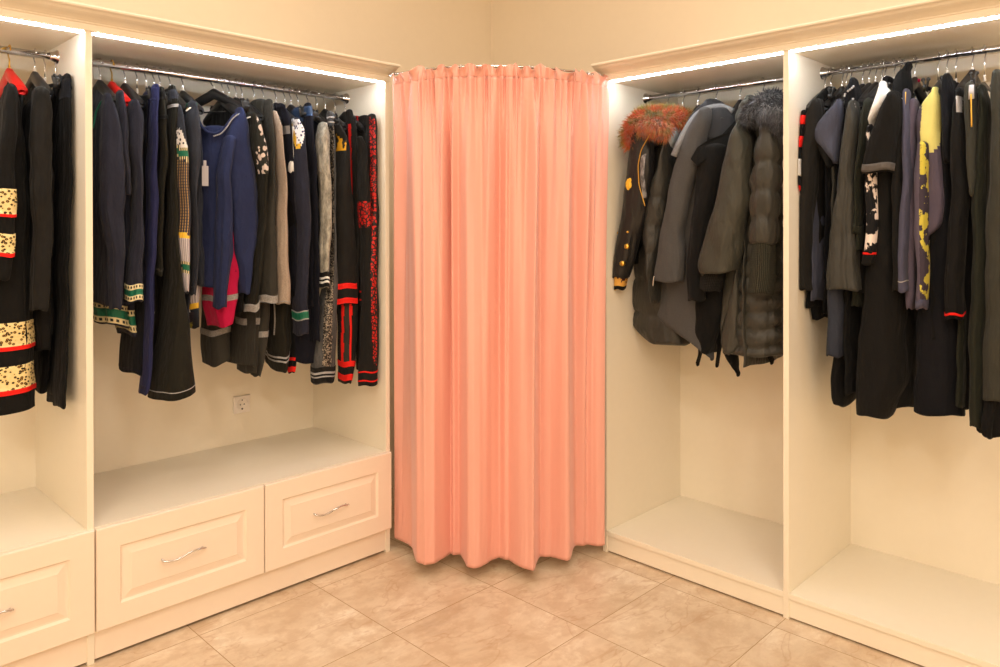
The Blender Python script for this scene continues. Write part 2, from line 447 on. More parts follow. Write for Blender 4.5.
hem_px = [(395, 538), (396.5, 539), (398.5, 541), (407, 544), (414, 546.5), (415, 553), (417, 562), (425, 565), (434, 564), (442, 559), (450, 554.5), (460, 554.5), (464, 560), (467, 566.5),
          (474, 569), (480, 568), (491, 560), (500, 558), (509, 560), (518, 566), (526, 570), (533.5, 570), (537, 563), (540, 557), (550, 556.5), (559, 559), (566, 561), (571.5, 560), (573, 553), (576, 546),
          (588, 544.5), (597, 546.5), (605, 545)]
HEMZ = .055
hp = []
for x, y in hem_px:
    d = ray(x, y); t = (HEMZ-CAM_H)/d[2]; hp.append((t*d[0], t*d[1]))
hp = np.array(hp); hu = (np.array([p[0] for p in hem_px])-391)/214.
hu = np.maximum.accumulate(hu)
NU, NV = 760, 150
U_ = np.linspace(0, 1, NU)
def smooth(a, k):
    ker = np.hanning(k+2)[1:-1]; ker /= ker.sum()
    return np.convolve(np.pad(a, (k//2, k-1-k//2), mode='edge'), ker, 'valid')
hx_ = smooth(np.interp(U_, hu, hp[:, 0]), 17); hy_ = smooth(np.interp(U_, hu, hp[:, 1]), 17)
ax_ = np.array([arc(u).x for u in U_]); ay_ = np.array([arc(u).y for u in U_])
dx = np.gradient(ax_); dy = np.gradient(ay_); ln = np.hypot(dx, dy); nx, ny = dy/ln, -dx/ln
if (nx[NU//2]*-1 + ny[NU//2]*-1) < 0: nx, ny = -nx, -ny       # outward, to the room
rng = np.random.RandomState(4)
def multi(freqs, seed):
    r = np.random.RandomState(seed); o = np.zeros(NU)
    warp = U_ + .012*np.sin(2*PI*3.1*U_+r.rand()*6) + .006*np.sin(2*PI*7.7*U_+r.rand()*6)
    for fq, am in freqs: o += am*np.sin(2*PI*fq*warp+r.rand()*6.28)
    return o
gather = multi([(36, 1.0), (49, .5), (22, .4)], 1)
mid1 = multi([(9, .6), (14, .65), (19, .35), (5, .3)], 5)
low1 = multi([(13, .6), (18, .3)], 9)
base_dx, base_dy = hx_-ax_, hy_-ay_
verts = []
zt = 2.150
for j in range(NV+1):
    v = j/NV
    z = zt - (zt-HEMZ)*v**1.0
    dd = zt - z
    wg = math.exp(-(dd/.12)**2)*.0052 + .0028*math.exp(-(dd/.33)**2)
    wm = .021*(1-math.exp(-(dd/.22)**1.5))*math.exp(-(dd/1.25)**2) + .004*(1-math.exp(-dd/.3))
    wl = .004*(1-math.exp(-dd/.3))
    wh = (1-math.exp(-(dd/.75)**1.6)); wh = wh/(1-math.exp(-((zt-HEMZ)/.75)**1.6))
    o = gather*wg + mid1*wm + low1*wl*(1-.3*v)
    shift = 0
    x = ax_+base_dx*wh+nx*o; y = ay_+base_dy*wh+ny*o
    zz = np.full(NU, z)
    if j > NV-12:      # stitched hem pucker
        o2 = .0006*np.sin(2*PI*45*U_+j*.3); x += nx*o2; y += ny*o2
    verts.append(np.stack([x, y, zz], 1))
V = np.concatenate(verts); F = []
for j in range(NV):
    for i in range(NU-1): a = j*NU+i; F.append((a, a+NU, a+NU+1, a+1))
cu = empty('curtain', (2.41, 2.45, HEMZ), 'salmon pink satin curtain gathered on a bowed rail across the corner', 'curtain')
co = obj('curtain_cloth', V, F, 'pink_satin', cu)
md = co.modifiers.new('thick', 'SOLIDIFY'); md.thickness = .0015
# heading: shirred tape just below the rail plus frilled edge above
HV = 16; verts = []
fr = multi([(13, 1.0), (19, .7), (31, .5)], 21); fr2 = multi([(7, .8), (16, .8), (27, .5)], 33)
for j in range(HV+1):
    q = j/HV; z = zt + q*(.043+.007*fr2) ; amp = .014*q
    o = gather*.0052*(1-q) + fr*amp*q + .012*q
    verts.append(np.stack([ax_+nx*o, ay_+ny*o, z*np.ones(NU)-.012*q*q*np.clip(fr, -1, 2)*.6], 1))
V = np.concatenate(verts); F = []
for j in range(HV):
    for i in range(NU-1): a = j*NU+i; F.append((a, a+1, a+NU+1, a+NU))
co = obj('frilled_heading', V, F, 'pink_satin', cu); md = co.modifiers.new('thick', 'SOLIDIFY'); md.thickness = .0015
# gathering stitches
for dz in (-.03, -.06):
    pass
for u in (.17, .24, .33, .47, .56, .63, .70, .835, .90, .95):
    q = rarc(u); m = MB()
    k = 16; m.tube([(q.x+.0*math.cos(a), q.y, RZ+.012) for a in (0,)]*0 + [(q.x+(nx[int(u*759)])*.015*math.cos(2*PI*i/k), q.y+(ny[int(u*759)])*.015*math.cos(2*PI*i/k), RZ-.005+.014*math.sin(2*PI*i/k)) for i in range(k+1)], .002, 8, cap=False)
    m.build('curtain_ring', 'socket_white', cu)
#GARMENTS#
# ------------------------------------------------------------------ garments
def cl(v): return (max(0, min(255, v[0])), max(0, min(255, v[1])), max(0, min(255, v[2])))
plain('cream_trim', (226, 208, 160), .7)
FAB = {
 'black_knit': ((33, 32, 31), None, .9, .12), 'black_cloth': ((24, 24, 25), None, .85, .1), 'soft_black': ((46, 44, 41), None, .85, .2),
 'navy_knit': ((47, 49, 66), None, .88, .3), 'deep_navy': ((30, 32, 50), None, .88, .2), 'bright_navy': ((42, 46, 92), None, .8, .2),
 'slate_navy': ((56, 60, 72), None, .85, .3), 'royal_navy': ((44, 54, 96), None, .85, .3), 'blue_satin': ((44, 72, 112), None, .55, .2),
 'ink': ((22, 24, 34), None, .85, .15), 'charcoal': ((66, 64, 58), None, .85, .25), 'olive_black': ((50, 48, 38), None, .85, .2),
 'wool_black': ((30, 30, 30), None, .95, .3), 'crimson': ((170, 12, 62), None, .75, .2), 'red': ((206, 26, 18), None, .7, .1),
 'green': ((24, 128, 96), None, .6, .1), 'gold_cloth': ((222, 176, 52), None, .6, .1), 'white_cloth': ((232, 228, 222), None, .8, .1),
 'silver_cloth': ((150, 148, 148), None, .4, .2), 'mauve': ((104, 94, 112), None, .85, .3), 'mauve_blue': ((92, 92, 116), None, .85, .3),
 'navy_tee': ((84, 88, 108), None, .85, .25), 'parka': ((70, 70, 61), None, .5, .2), 'puffer': ((68, 67, 60), None, .45, .15),
 'dark_puffer': ((61, 60, 55), None, .5, .15), 'leather': ((48, 46, 46), None, .42, .1), 'grey_band': ((110, 104, 100), None, .8, .2),
 'sheer_charcoal': ((61, 61, 56), None, .6, .25), 'navy_print': ((54, 60, 76), None, .7, .2), 'dark_green': ((52, 56, 44), None, .8, .2),
 'dress_grey': ((66, 66, 58), None, .8, .25), 'pale_collar': ((150, 158, 162), None, .8, .3), 'lemon': ((196, 188, 112), None, .8, .2),
}
for k, (c, c2, r, sh) in FAB.items(): fabric(k, c, c2, r, sh)
fabric('leopard_print', (230, 205, 140), (236, 214, 158), .7, .1, 'leopard', .2)
fabric('leopard_mono', (228, 222, 216), (26, 26, 34), .8, .1, 'spots', .2)
fabric('leopard_blue', (232, 232, 238), (58, 60, 104), .8, .1, 'spots', .2)
fabric('red_lace', (196, 26, 16), (24, 12, 12), .6, .1, 'lace', .4)
fabric('grey_wool', (108, 107, 107), (86, 86, 87), .95, .4, 'heather', .3)
fabric('dark_grey_wool', (72, 73, 77), (60, 61, 64), .95, .4, 'heather', .3)
fabric('pale_grey_wool', (128, 129, 132), (112, 113, 116), .95, .4, 'heather', .3)
fabric('beige_melange', (176, 158, 142), (140, 126, 114), .95, .4, 'heather', .3)
fabric('grey_trim', (165, 160, 155), (120, 116, 112), .95, .3, 'heather', .3)
fabric('grey_fuzzy', (190, 184, 170), (118, 116, 108), .95, .5, 'fuzzy', .6)
fabric('grey_velour', (120, 120, 120), (84, 84, 86), .8, .5, 'fuzzy', .4)
fabric('black_sequin', (26, 25, 24), (150, 140, 126), .4, .1, 'sequin', .4)
fabric('scarf_stripes', (196, 188, 192), (128, 120, 128), .7, .1, 'bars', .2)
fabric('gold_chains', (44, 44, 54), (190, 150, 84), .6, .1, 'chain', .2)
fabric('belt_print', (226, 208, 160), (30, 34, 32), .6, .1, 'belt', .1)
fabric('white_floral', (40, 40, 36), (206, 190, 180), .8, .1, 'floral', .3)
fabric('cat_print', (232, 218, 210), (24, 24, 26), .8, .1, 'print', .2)
fabric('yellow_print', (198, 184, 72), (60, 52, 62), .8, .15, 'print', .2)
fabric('black_gold', (222, 160, 30), (30, 28, 26), .6, .1, 'print', .2)
fabric('crinkle_silver', (150, 148, 150), (50, 48, 50), .3, .1, 'fuzzy', .9)
fabric('rib_olive', (46, 46, 40), (84, 84, 70), .9, .1, 'rib')
fabric('rib_black', (26, 26, 25), (46, 46, 44), .9, .1, 'rib')
fabric('gold_paisley', (214, 160, 70), (60, 16, 16), .5, .1, 'print', .2)

NSEED = [0]
def rowsmooth(a, n=2):
    for _ in range(n):
        b = a.copy(); b[1:-1] = (a[:-2]+2*a[1:-1]+a[2:])/4; a = b
    return a
class Tube:
    """one hanging piece of cloth: a closed, flattened sleeve of real depth, sized from the rows given"""
    def __init__(s, side, rows, off=.13, hx=.05, hmin=.009, ex=2.3, res=.011, back=None):
        s.side = side; rows = sorted(rows)
        zs, cs, hw, tn = [], [], [], []
        for y, xl, xr in rows:
            xc = (xl+xr)/2; sc, z = hit(side, off, xc, y); a, _ = hit(side, off, xl, y); b, _ = hit(side, off, xr, y)
            zs.append(z); cs.append(sc); hw.append(abs(b-a)/2); tn.append(abs(slope(side, xc, y)))
        zs = np.array(zs); o = np.argsort(-zs); zs = zs[o]; cs = np.array(cs)[o]; hw = np.array(hw)[o]; tn = np.array(tn)[o]
        hxs = np.array(hx, float)[o] if isinstance(hx, (list, tuple)) else np.full(len(zs), float(hx))
        n = max(6, int((zs[0]-zs[-1])/res)); s.z = np.linspace(zs[0], zs[-1], n)
        f = lambda a: rowsmooth(np.interp(-s.z, -zs, a), 3)
        s.c = f(cs); s.hw = f(hw); s.t = f(tn); s.hx = f(hxs); s.off = off; s.hmin = hmin; s.ex = ex
        q = s.hw**2-(s.hx*s.t)**2
        s.hy = np.sqrt(np.maximum(q, hmin**2))
        bad = q < hmin**2
        s.hx = np.where(bad, np.sqrt(np.maximum(s.hw**2-hmin**2, 1e-4))/np.maximum(s.t, .05), s.hx)
        s.hx = np.clip(s.hx, .012, .25)
        s.c = np.array(s.c)
class Slab(Tube):
    """the body of a garment seen edge-on: rows of (z, along, half depth)"""
    def __init__(s, side, sc, z0, z1, f=.145, b=.50, hy=.016, shoulder=True, flare=1.0, drift=0., res=.014):
        s.side = side; n = max(8, int((z0-z1)/res)); s.z = np.linspace(z0, z1, n); q = (z0-s.z)
        h = (b-f)/2; s.off = (b+f)/2
        w = np.ones(n)
        if shoulder: w = .45+.55*np.clip(q/.075, 0, 1)**.8
        w = w*(1+(flare-1)*q/max(q[-1], 1e-6))
        s.hx = np.minimum(h*w, s.off-.055); s.hy = hy*(.5+.5*np.clip(q/.06, 0, 1))*(1+.35*q/max(.3, q[-1])); s.c = sc+drift*q/q[-1]+0*s.z
        s.hw = s.hy; s.t = np.zeros(n); s.ex = 2.6; s.hmin = hy

def mesh_tube(T_, name, mat, parent=None, fold=.14, seed=None, grow=0, zr=None, regions=None, quilt=None, hem=0, hemd=0, top='dome', bottom='open', K=56, wob=.003, kf=(3, 5, 8)):
    if seed is None: NSEED[0] += 1; seed = NSEED[0]
    r = np.random.RandomState(seed)
    z = T_.z.copy(); idx = np.arange(len(z))
    if zr is not None:
        za, zb = zr; n = max(4, int((za-zb)/.008)); zz = np.linspace(za, zb, n)
    else: zz = z
    I = lambda a: np.interp(-zz, -z, a)
    c, hx, hy = I(T_.c), I(T_.hx)+grow, I(T_.hy)+grow
    th = np.linspace(0, 2*PI, K, endpoint=False); ct_, st_ = np.cos(th), np.sin(th)
    e = 2/T_.ex
    sx = np.sign(ct_)*np.abs(ct_)**e; sy = np.sign(st_)*np.abs(st_)**e
    ph = r.rand(12)*2*PI
    vv = (z[0]-zz)            # metres from the top
    L = max(z[0]-z[-1], .05)
    amp = fold*(.35+.65*np.clip(vv/ (L*.7), 0, 1))
    sc = np.ones((len(zz), K)); amp = amp*1.45
    for i, k in enumerate(kf):
        sc += (amp*(.6, .4, .3)[i % 3])[:, None]*np.sin(k*th[None, :]+ph[i]+(vv*(1.2+1.5*r.rand()))[:, None]*(1 if i % 2 else -1))
    wr = fold*.45*np.sin(2*th[None, :]+ph[5]+vv[:, None]*23)*np.sin(vv*31+ph[6])[:, None]+fold*.25*np.sin(4*th[None, :]+ph[3]-vv[:, None]*47)*np.sin(vv*17+ph[2])[:, None]
    sc += wr
    if quilt is not None:
        per, dep, phq = quilt
        qq = np.abs(np.sin(PI*(vv+phq+.004*np.sin(0*vv))/per))[:, None]
        qq = np.abs(np.sin(PI*(vv[:, None]+phq+.006*np.sin(2*th+ph[7])[None, :])/per))
        sc *= 1-dep*(1-qq**.45) 
        sc += .02*np.sin(9*th[None, :]+vv[:, None]*60+ph[8])*(1-qq)
    cc = c + wob*np.sin(vv*13+ph[9])+wob*.6*np.sin(vv*29+ph[10])
    zend = np.zeros((len(zz), K))
    env = np.clip((vv/L), 0, 1)**3
    zend += env[:, None]*(hem*sy[None, :]+hemd*sx[None, :]+.004*np.sin(3*th+ph[4])[None, :])
    along = cc[:, None]+hy[:, None]*sc*sy[None, :]
    off = T_.off+hx[:, None]*np.sqrt(np.maximum(sc, .1))*sx[None, :]
    off = np.clip(off, .012, DEP-.03)
    bays = ((-.40, .834), (.856, 2.080)) if T_.side == 'L' else ((-.35, 1.253), (1.275, 2.123))
    cm = float(np.mean(cc)); lo, hi = min(bays, key=lambda b: abs(cm-(b[0]+b[1])/2)/(b[1]-b[0]))
    along = np.clip(along, lo+.004+.002*(1+st_)[None, :], hi-.004-.002*(1-st_)[None, :])
    Z = zz[:, None]+zend
    rings = [np.stack([along, off, Z], 2)]
    def scaled(ring, k, dz): 
        m = ring.mean(0); q = m+(ring-m)*[k, k, 1]; q[:, 2] += dz; return q[None]
    if zr is None and top == 'dome':
        r0 = rings[0][0]; d = min(.022, hx[0]*.5)
        pre = [scaled(r0, math.sqrt(max(0, 1-q*q)) if q < 1 else .05, d*q) for q in (.98, .85, .6, .3)]
        rings = [np.concatenate(pre)]+rings
    R0 = np.concatenate(rings)
    last = R0[-1]
    if bottom == 'open':
        R0 = np.concatenate([R0, scaled(last, .93, -.0015), scaled(last, .86, .004), scaled(last, .8, .03)])
    elif bottom == 'round':
        R0 = np.concatenate([R0, scaled(last, .85, -.008), scaled(last, .5, -.012)])
    if zr is not None and grow > 0:       # a band: close back onto the cloth
        first = R0[0]; R0 = np.concatenate([scaled(first, .9, .0), R0])
    n = len(R0); al, of, zz2 = R0[..., 0].ravel(), R0[..., 1].ravel(), R0[..., 2].ravel()
    if T_.side == 'L': V = np.stack([al, A_+of, zz2], 1)
    else: V = np.stack([B_+of, al, zz2], 1)
    a = np.arange((n-1)*K).reshape(n-1, K); b = np.roll(a, -1, 1)
    F = np.stack([a, b, b+K, a+K], 2).reshape(-1, 4)
    if T_.side == 'L': F = F[:, ::-1]
    faces = [tuple(q) for q in F.tolist()]; 
    faces.append(tuple(range(K))); faces.append(tuple((n-1)*K+k for k in range(K)))
    uv = np.stack([np.tile(np.linspace(0, 1, K, endpoint=False), n), zz2], 1)
    mats, fmi = [mat], None
    if regions:
        fc = V[F].mean(1); px, py = project(fc); fmi = np.zeros(len(faces), int)
        # only the cloth that faces the room carries the print
        sgn = (R0[..., 1].ravel()[F].mean(1) < T_.off+.35*np.mean(hx)) | True
        for k, (mm, poly) in enumerate(regions):
            if mm not in mats: mats.append(mm)
            poly = np.array(poly, float); ins = np.zeros(len(fc), bool); j = len(poly)-1
            for i in range(len(poly)):
                xi, yi = poly[i]; xj, yj = poly[j]
                c1 = ((yi > py) != (yj > py)) & (px < (xj-xi)*(py-yi)/((yj-yi) or 1e-9)+xi)
                ins ^= c1; j = i
            fmi[:len(fc)][ins & sgn] = mats.index(mm)
    return obj(name, V, faces, mat, parent, True, uv, mats, fmi)

def zpix(T_, y):
    """height on the piece whose centre shows at image row y"""
    best = None
    for z in np.linspace(T_.z[0], T_.z[-1], 400):
        c = np.interp(-z, -T_.z, T_.c)
        p = P(T_.side, c, T_.off-.03, z); py = project(np.array([p]))[1][0]
        if best is None or abs(py-y) < best[0]: best = (abs(py-y), z)
    return best[1]
def world(side, pts): 
    out = []
    for x, y, o in pts: s, z = hit(side, o, x, y); out.append(P(side, s, o, z))
    return out
def spline(pts, n=40):
    p = np.array(pts, float); d = np.r_[0, np.cumsum(np.linalg.norm(np.diff(p, axis=0), axis=1))]
    t = np.linspace(0, d[-1], n); q = np.stack([np.interp(t, d, p[:, i]) for i in range(3)], 1)
    for _ in range(3): q[1:-1] = (q[:-2]+2*q[1:-1]+q[2:])/4
    return [tuple(v) for v in q]
def wire(side, name, mat, pts, r, parent, flat=None, n=40):
    return MB().tube(spline(world(side, pts), n), r, 10, flat=flat).build(name, mat, parent)
def disc(side, name, mat, x, y, o, r, parent, th=.004):
    s, z = hit(side, o, x, y); c = P(side, s, o, z); d = P(side, s, o+th, z)
    return MB().tube([d, c], [r, r*.8], 14).build(name, mat, parent)

# ---- hangers
def rail_s(side, px):
    """place along the rail whose image shows at column px"""
    lo = None
    for y in (90,):
        d = ray(px, y); t = (A_+ROFF)/d[1] if side == 'L' else (B_+ROFF)/d[0]
        return (t*d[0] if side == 'L' else t*d[1])
def hanger(side, px, kind, label, tilt=0., yaw=0., drop=.075, group=None):
    s = rail_s(side, px)
    reach = .215 if 'rail end left' in label else .150
    if kind == 'c': drop += .026
    name = {'b': 'clothes_hanger', 'r': 'clothes_hanger', 'c': 'clip_hanger'}[kind]
    t = empty(name, P(side, s, ROFF, ROD), label, 'hanger', group)
    def Q(a, o, z):   # local: a along the rail, o out of the wardrobe (towards the back positive), z
        ca, sa = math.cos(yaw), math.sin(yaw)
        return P(side, s+a*ca-o*sa+tilt*max(0, -z)/.1, ROFF+o*ca+a*sa, ROD+z)
    hk = []
    for i in range(15):
        a = math.radians(200-215*i/14); hk.append(Q(0, .0165*math.cos(a)*1.0, .0035+.0165*math.sin(a)-.0012))
    hk += [Q(0, .0158, -.012), Q(0, .010, -.022), Q(0, .001, -.030), Q(0, 0, -.045), Q(0, 0, -drop)]
    MB().tube(hk, .0024, 8).build('hook', 'gold_metal' if kind == 'r' else 'chrome', t)
    MB().tube([Q(0, 0, -drop+.022), Q(0, 0, -drop)], .0042, 10).build('ferrule', 'gold_metal' if kind == 'r' else 'socket_white', t)
    pm = 'red_plastic' if kind == 'r' else 'black_plastic'
    if kind in 'br':
        wd = .165 if not (side == 'R' and s > 1.27) else .10; pts = []; fl = []
        for i in range(33):
            q = -1+2*i/32; a = abs(q)
            pts.append(Q(0, q*wd, -drop-.008-.078*a**1.25+.006*math.exp(-(q/.12)**2)))
            fl.append((1, 1))
        # shoulder pieces: broad at the ends, deep at the neck
        m = MB(); K = 12; v = []
        for i, p in enumerate(pts):
            q = abs(-1+2*i/32); wy = .013+.009*q; hz = .024-.008*q
            if i in (0, 32): wy *= .5; hz *= .5
            for k in range(K):
                a = 2*PI*k/K; ca, sa = math.cos(a), math.sin(a)
                b = (Vector(Q(1, 0, 0))-Vector(Q(0, 0, 0)))
                v.append(Vector(p)+b*(wy*math.copysign(abs(ca)**.8, ca))+Vector((0, 0, hz*math.copysign(abs(sa)**.8, sa)-.008)))
        f = [(i*K+k, i*K+(k+1) % K, (i+1)*K+(k+1) % K, (i+1)*K+k) for i in range(32) for k in range(K)]
        f += [tuple(range(K)), tuple(32*K+k for k in range(K))]
        m.add(v, f); m.build('shoulder_bar', pm, t)
        MB().tube([Q(0, -.165, -drop-.088), Q(0, .165, -drop-.088)], .0035, 8).build('trouser_bar', pm, t)
    else:
        z = -drop-.014
        MB().tube([Q(0, -reach-.03, z-.012), Q(0, -.05, z-.004), Q(0, 0, z+.004), Q(0, .05, z-.004), Q(0, reach+.03, z-.012)], .006, 10, flat=(.7, 1.3)).build('bar', pm, t)
        for o in (-reach, reach):
            m = MB()
            for sg in (-1, 1):
                m.tube([Q(sg*.0085, o, z+.020), Q(sg*.007, o, z+.010), Q(sg*.003, o, z-.008), Q(sg*.0045, o, z-.024)], .009, 10, flat=[(.28, 1.1), (.3, 1.2), (.3, 1.1), (.3, 1.1)])
                m.ball(Q(sg*.0085, o, z+.020), .0085, 10, (.6, .9, .9))
            m.tube([Q(-.008, o, z), Q(.008, o, z)], .003, 8)
            m.build('clip', pm, t)
    return t, s

def mean_loc(side, T_):
    return P(side, float(np.mean(T_.c)), T_.off, float(T_.z[-1]))

def garment(side, name, label, cat, hook, kind, sleeves, body=None, group=None, hlabel=None, tilt=0., yaw=0., drop=.075, extra=None, hang=True, bmat=None):
    """sleeves: list of dict(n=part name, m=material, rows=..., kw) ; body: dict(z0,z1,...) a slab behind"""
    s0 = rail_s(side, hook)
    if hang: hanger(side, hook, kind, hlabel or ('hanger holding the '+label)[:90], tilt, yaw, drop)
    allT = []
    for d in sleeves:
        kw = {k: d[k] for k in ('off', 'hx', 'hmin', 'ex') if k in d}
        allT.append(Tube(side, d['rows'], **kw))
    loc = P(side, s0, ROFF, min([float(t_.z[-1]) for t_ in allT]))
    g = empty(name, loc, label, cat, group)
    for d, t_ in zip(sleeves, allT):
        kw = {k: d[k] for k in ('fold', 'quilt', 'hem', 'hemd', 'top', 'bottom', 'wob', 'kf', 'K') if k in d}
        o = mesh_tube(t_, d['n'], d['m'], g, regions=d.get('reg'), **kw)
        if 'lab' in d: o['label'] = d['lab']
        for bn, bm, y0, y1, gr in d.get('bands', []):
            bo = mesh_tube(t_, bn, bm, None, zr=(zpix(t_, y0), zpix(t_, y1)), grow=gr, seed=NSEED[0], bottom='none',
                           **{k: kw[k] for k in ('fold', 'quilt', 'wob', 'kf', 'K', 'hem', 'hemd') if k in kw})
            bo.data.transform(Matrix.Translation(-Vector(g.location))); bo.parent = o
    if body is None and hang and kind in 'br' and side == 'L' or (body is None and hang and kind in 'br' and sleeves[-1]['m'] in ('black_knit', 'black_cloth', 'ink', 'soft_black', 'dark_green')):
        body = dict(z1=min(float(t_.z[-1]) for t_ in allT)+.05, hy=.011, m='black_cloth' if sleeves[0]['m'] in ('crimson', 'grey_fuzzy') else sleeves[0]['m'], n='back')
    if body is not None:
        b = dict(body); m = b.pop('m', sleeves[0]['m']); z0 = b.pop('z0', ROD-.118); z1 = b.pop('z1'); nm = b.pop('n', 'body'); ds = b.pop('ds', 0.)
        fo = b.pop('fold', .10)
        mesh_tube(Slab(side, s0+ds, z0, z1, **b), nm, m, g, fold=fo, kf=(4, 7, 11), K=64)
    if extra: extra(g, side)
    return g
def ypz(side, y, px, off=.16):   # height shown at image row y
    return hit(side, off, px, y)[1]

def fur(name, side, path, rad, n, ln, cols, parent, seed=3, droop=.4, dens=1.0):
    """a core sweep with thousands of tapering strands"""
    r = np.random.RandomState(seed)
    a = NT(name+'_mat%d' % seed)
    colr = a.ramp(a.noise(cols[3], 4, a.coord(), .65), [(p, lin(c)) for p, c in cols[0]])
    a.set(Base_Color=a.mix(a.math('MULTIPLY', a.noise(240, 2), .5), colr, lin(cols[1])), Roughness=.6)
    a.b.inputs['Sheen Weight'].default_value = .4; a.b.inputs['Specular IOR Level'].default_value = .3
    W_ = np.array(spline(world(side, path), 40)); 
    core = MB().tube([tuple(p) for p in W_], [rad*.75*min(1, .45+.55*math.sin(PI*i/39)*1.8) for i in range(40)], 14)
    V = list(core.v); F = list(core.f)
    c0 = W_.mean(0)
    tans = np.gradient(W_, axis=0); tans /= np.linalg.norm(tans, axis=1)[:, None]
    for i in range(n):
        u = r.rand()*39; k = int(u); p = W_[k]+(W_[min(k+1, 39)]-W_[k])*(u-k); tg = tans[k]
        d = r.randn(3); d -= tg*d.dot(tg); d /= np.linalg.norm(d)
        base = p+d*rad*.6*min(1, .45+.55*math.sin(PI*u/39)*1.8)
        dirn = d+.45*r.randn(3)+np.array([0, 0, -droop]); dirn /= np.linalg.norm(dirn)
        L = ln*(.5+.8*r.rand()); w = .0011+.0012*r.rand()
        sidev = np.cross(dirn, r.randn(3)); sidev /= np.linalg.norm(sidev)
        m1 = base+dirn*L*.5; tip = base+dirn*L+np.array([0, 0, -droop*L*.5])
        b = len(V)
        V += [tuple(base-sidev*w), tuple(base+sidev*w), tuple(m1+sidev*w*.8), tuple(m1-sidev*w*.8), tuple(tip)]
        F += [(b, b+1, b+2, b+3), (b+3, b+2, b+4)]
    return obj(name, V, F, a.m.name, parent)

def functools_balls(side, pts):
    m = MB()
    for x, y in pts:
        s, z = hit(side, .105, x, y); m.ball(P(side, s, .105, z), .0045, 8)
    return m
R_ = dict
# ======================= left bay at the frame's edge =======================
L = 'L'
garment(L, 'dress', 'long black dress with leopard print bands edged in red, on a red hanger', 'dress', 9.5, 'r', [
    R_(n='skirt', m='black_knit', off=.24, hx=.11, rows=[(92, 3, 17), (110, -6, 22), (160, -14, 25), (240, -20, 29), (320, -24, 31), (408, -27, 35)], fold=.06, hem=0,
       bands=[('leopard_band', 'leopard_print', 321, 344, .002), ('red_edge', 'red', 344, 348, .0035), ('leopard_band', 'leopard_print', 363, 386, .002), ('red_edge', 'red', 386, 391, .0035)]),
    R_(n='sleeve', m='black_knit', off=.12, hx=.045, rows=[(90, 3, 16), (105, 1, 17), (130, -1, 17), (190, -5, 15), (240, -6, 13), (279, -8, 9)], fold=.10,
       bands=[('leopard_band', 'leopard_print', 189, 214, .003), ('red_edge', 'red', 214, 217, .0045), ('leopard_band', 'leopard_print', 234, 253, .003), ('red_edge', 'red', 253, 257, .0045)])],
    hlabel='red hanger with a gold hook at the far left of the rail')
garment(L, 'cardigan', 'plain black cardigan between the leopard banded dress and the clipped trousers', 'cardigan', 35, 'b', [
    R_(n='body', m='black_cloth', off=.27, hx=.12, rows=[(94, 30, 46), (110, 20, 51), (160, 17, 53), (300, 19, 52), (347, 24, 50)], fold=.10),
    R_(n='sleeve', m='soft_black', off=.12, hx=.05, rows=[(93, 30, 48), (110, 29, 51), (150, 30, 52), (220, 32, 52), (300, 30, 49), (309, 31, 48)], fold=.12)],
    hlabel='black hanger with the black cardigan, in the left edge bay')
garment(L, 'trousers', 'shorter black trousers hanging behind the plain black cardigan', 'trousers', 45, 'c', [
    R_(n='leg', m='black_cloth', off=.34, hx=.09, rows=[(100, 40, 56), (300, 34, 52), (389, 31, 48)], fold=.08)], hlabel='clip hanger half hidden behind the black cardigan')
garment(L, 'trousers', 'long black trousers clipped beside the wardrobe divider', 'trousers', 56, 'c', [
    R_(n='leg', m='black_cloth', off=.15, hx=.06, rows=[(79, 62, 71), (100, 60, 72), (200, 58, 71), (300, 56, 69), (405, 54, 67)], fold=.06, bands=[('waistband', 'ink', 79, 98, .002)]),
    R_(n='leg', m='black_cloth', off=.26, hx=.10, rows=[(82, 52, 64), (120, 48, 66), (300, 48, 64), (402, 48, 62)], fold=.06)], drop=.085,
    hlabel='clip hanger nearest the divider in the left edge bay')

# ======================= bay left of the curtain =======================
garment(L, 'sweater', 'navy sweater with a green neckline, first from the divider', 'sweater', 100, 'b', [
    R_(n='body', m='navy_knit', off=.27, hx=.10, rows=[(103, 98, 112), (125, 95, 118), (200, 94, 122), (300, 95, 126), (324, 97, 130)], fold=.12, hem=-.01,
       bands=[('patterned_band', 'cream_trim', 304.0, 309.0, .002), ('window_row', 'belt_print', 305.2, 307.8, .0026), ('green_band', 'green', 309, 317, .002), ('patterned_band', 'cream_trim', 317.0, 323.0, .002), ('window_row', 'belt_print', 318.4, 321.6, .0026)]),
    R_(n='sleeve', m='navy_knit', off=.12, hx=.05, rows=[(97, 104, 112), (108, 101, 116), (125, 100, 119), (160, 99, 123), (200, 100, 125), (250, 107, 124), (308, 108, 120)], fold=.12)],
    dict(z1=1.22, ds=-.01), hlabel='first black hanger from the divider, with the green necked navy sweater',
    extra=lambda g, s: wire(s, 'neckline', 'green', [(93, 128, .24), (96, 112, .22), (101, 102, .18), (107, 98, .15), (113, 100, .14)], .0035, g))
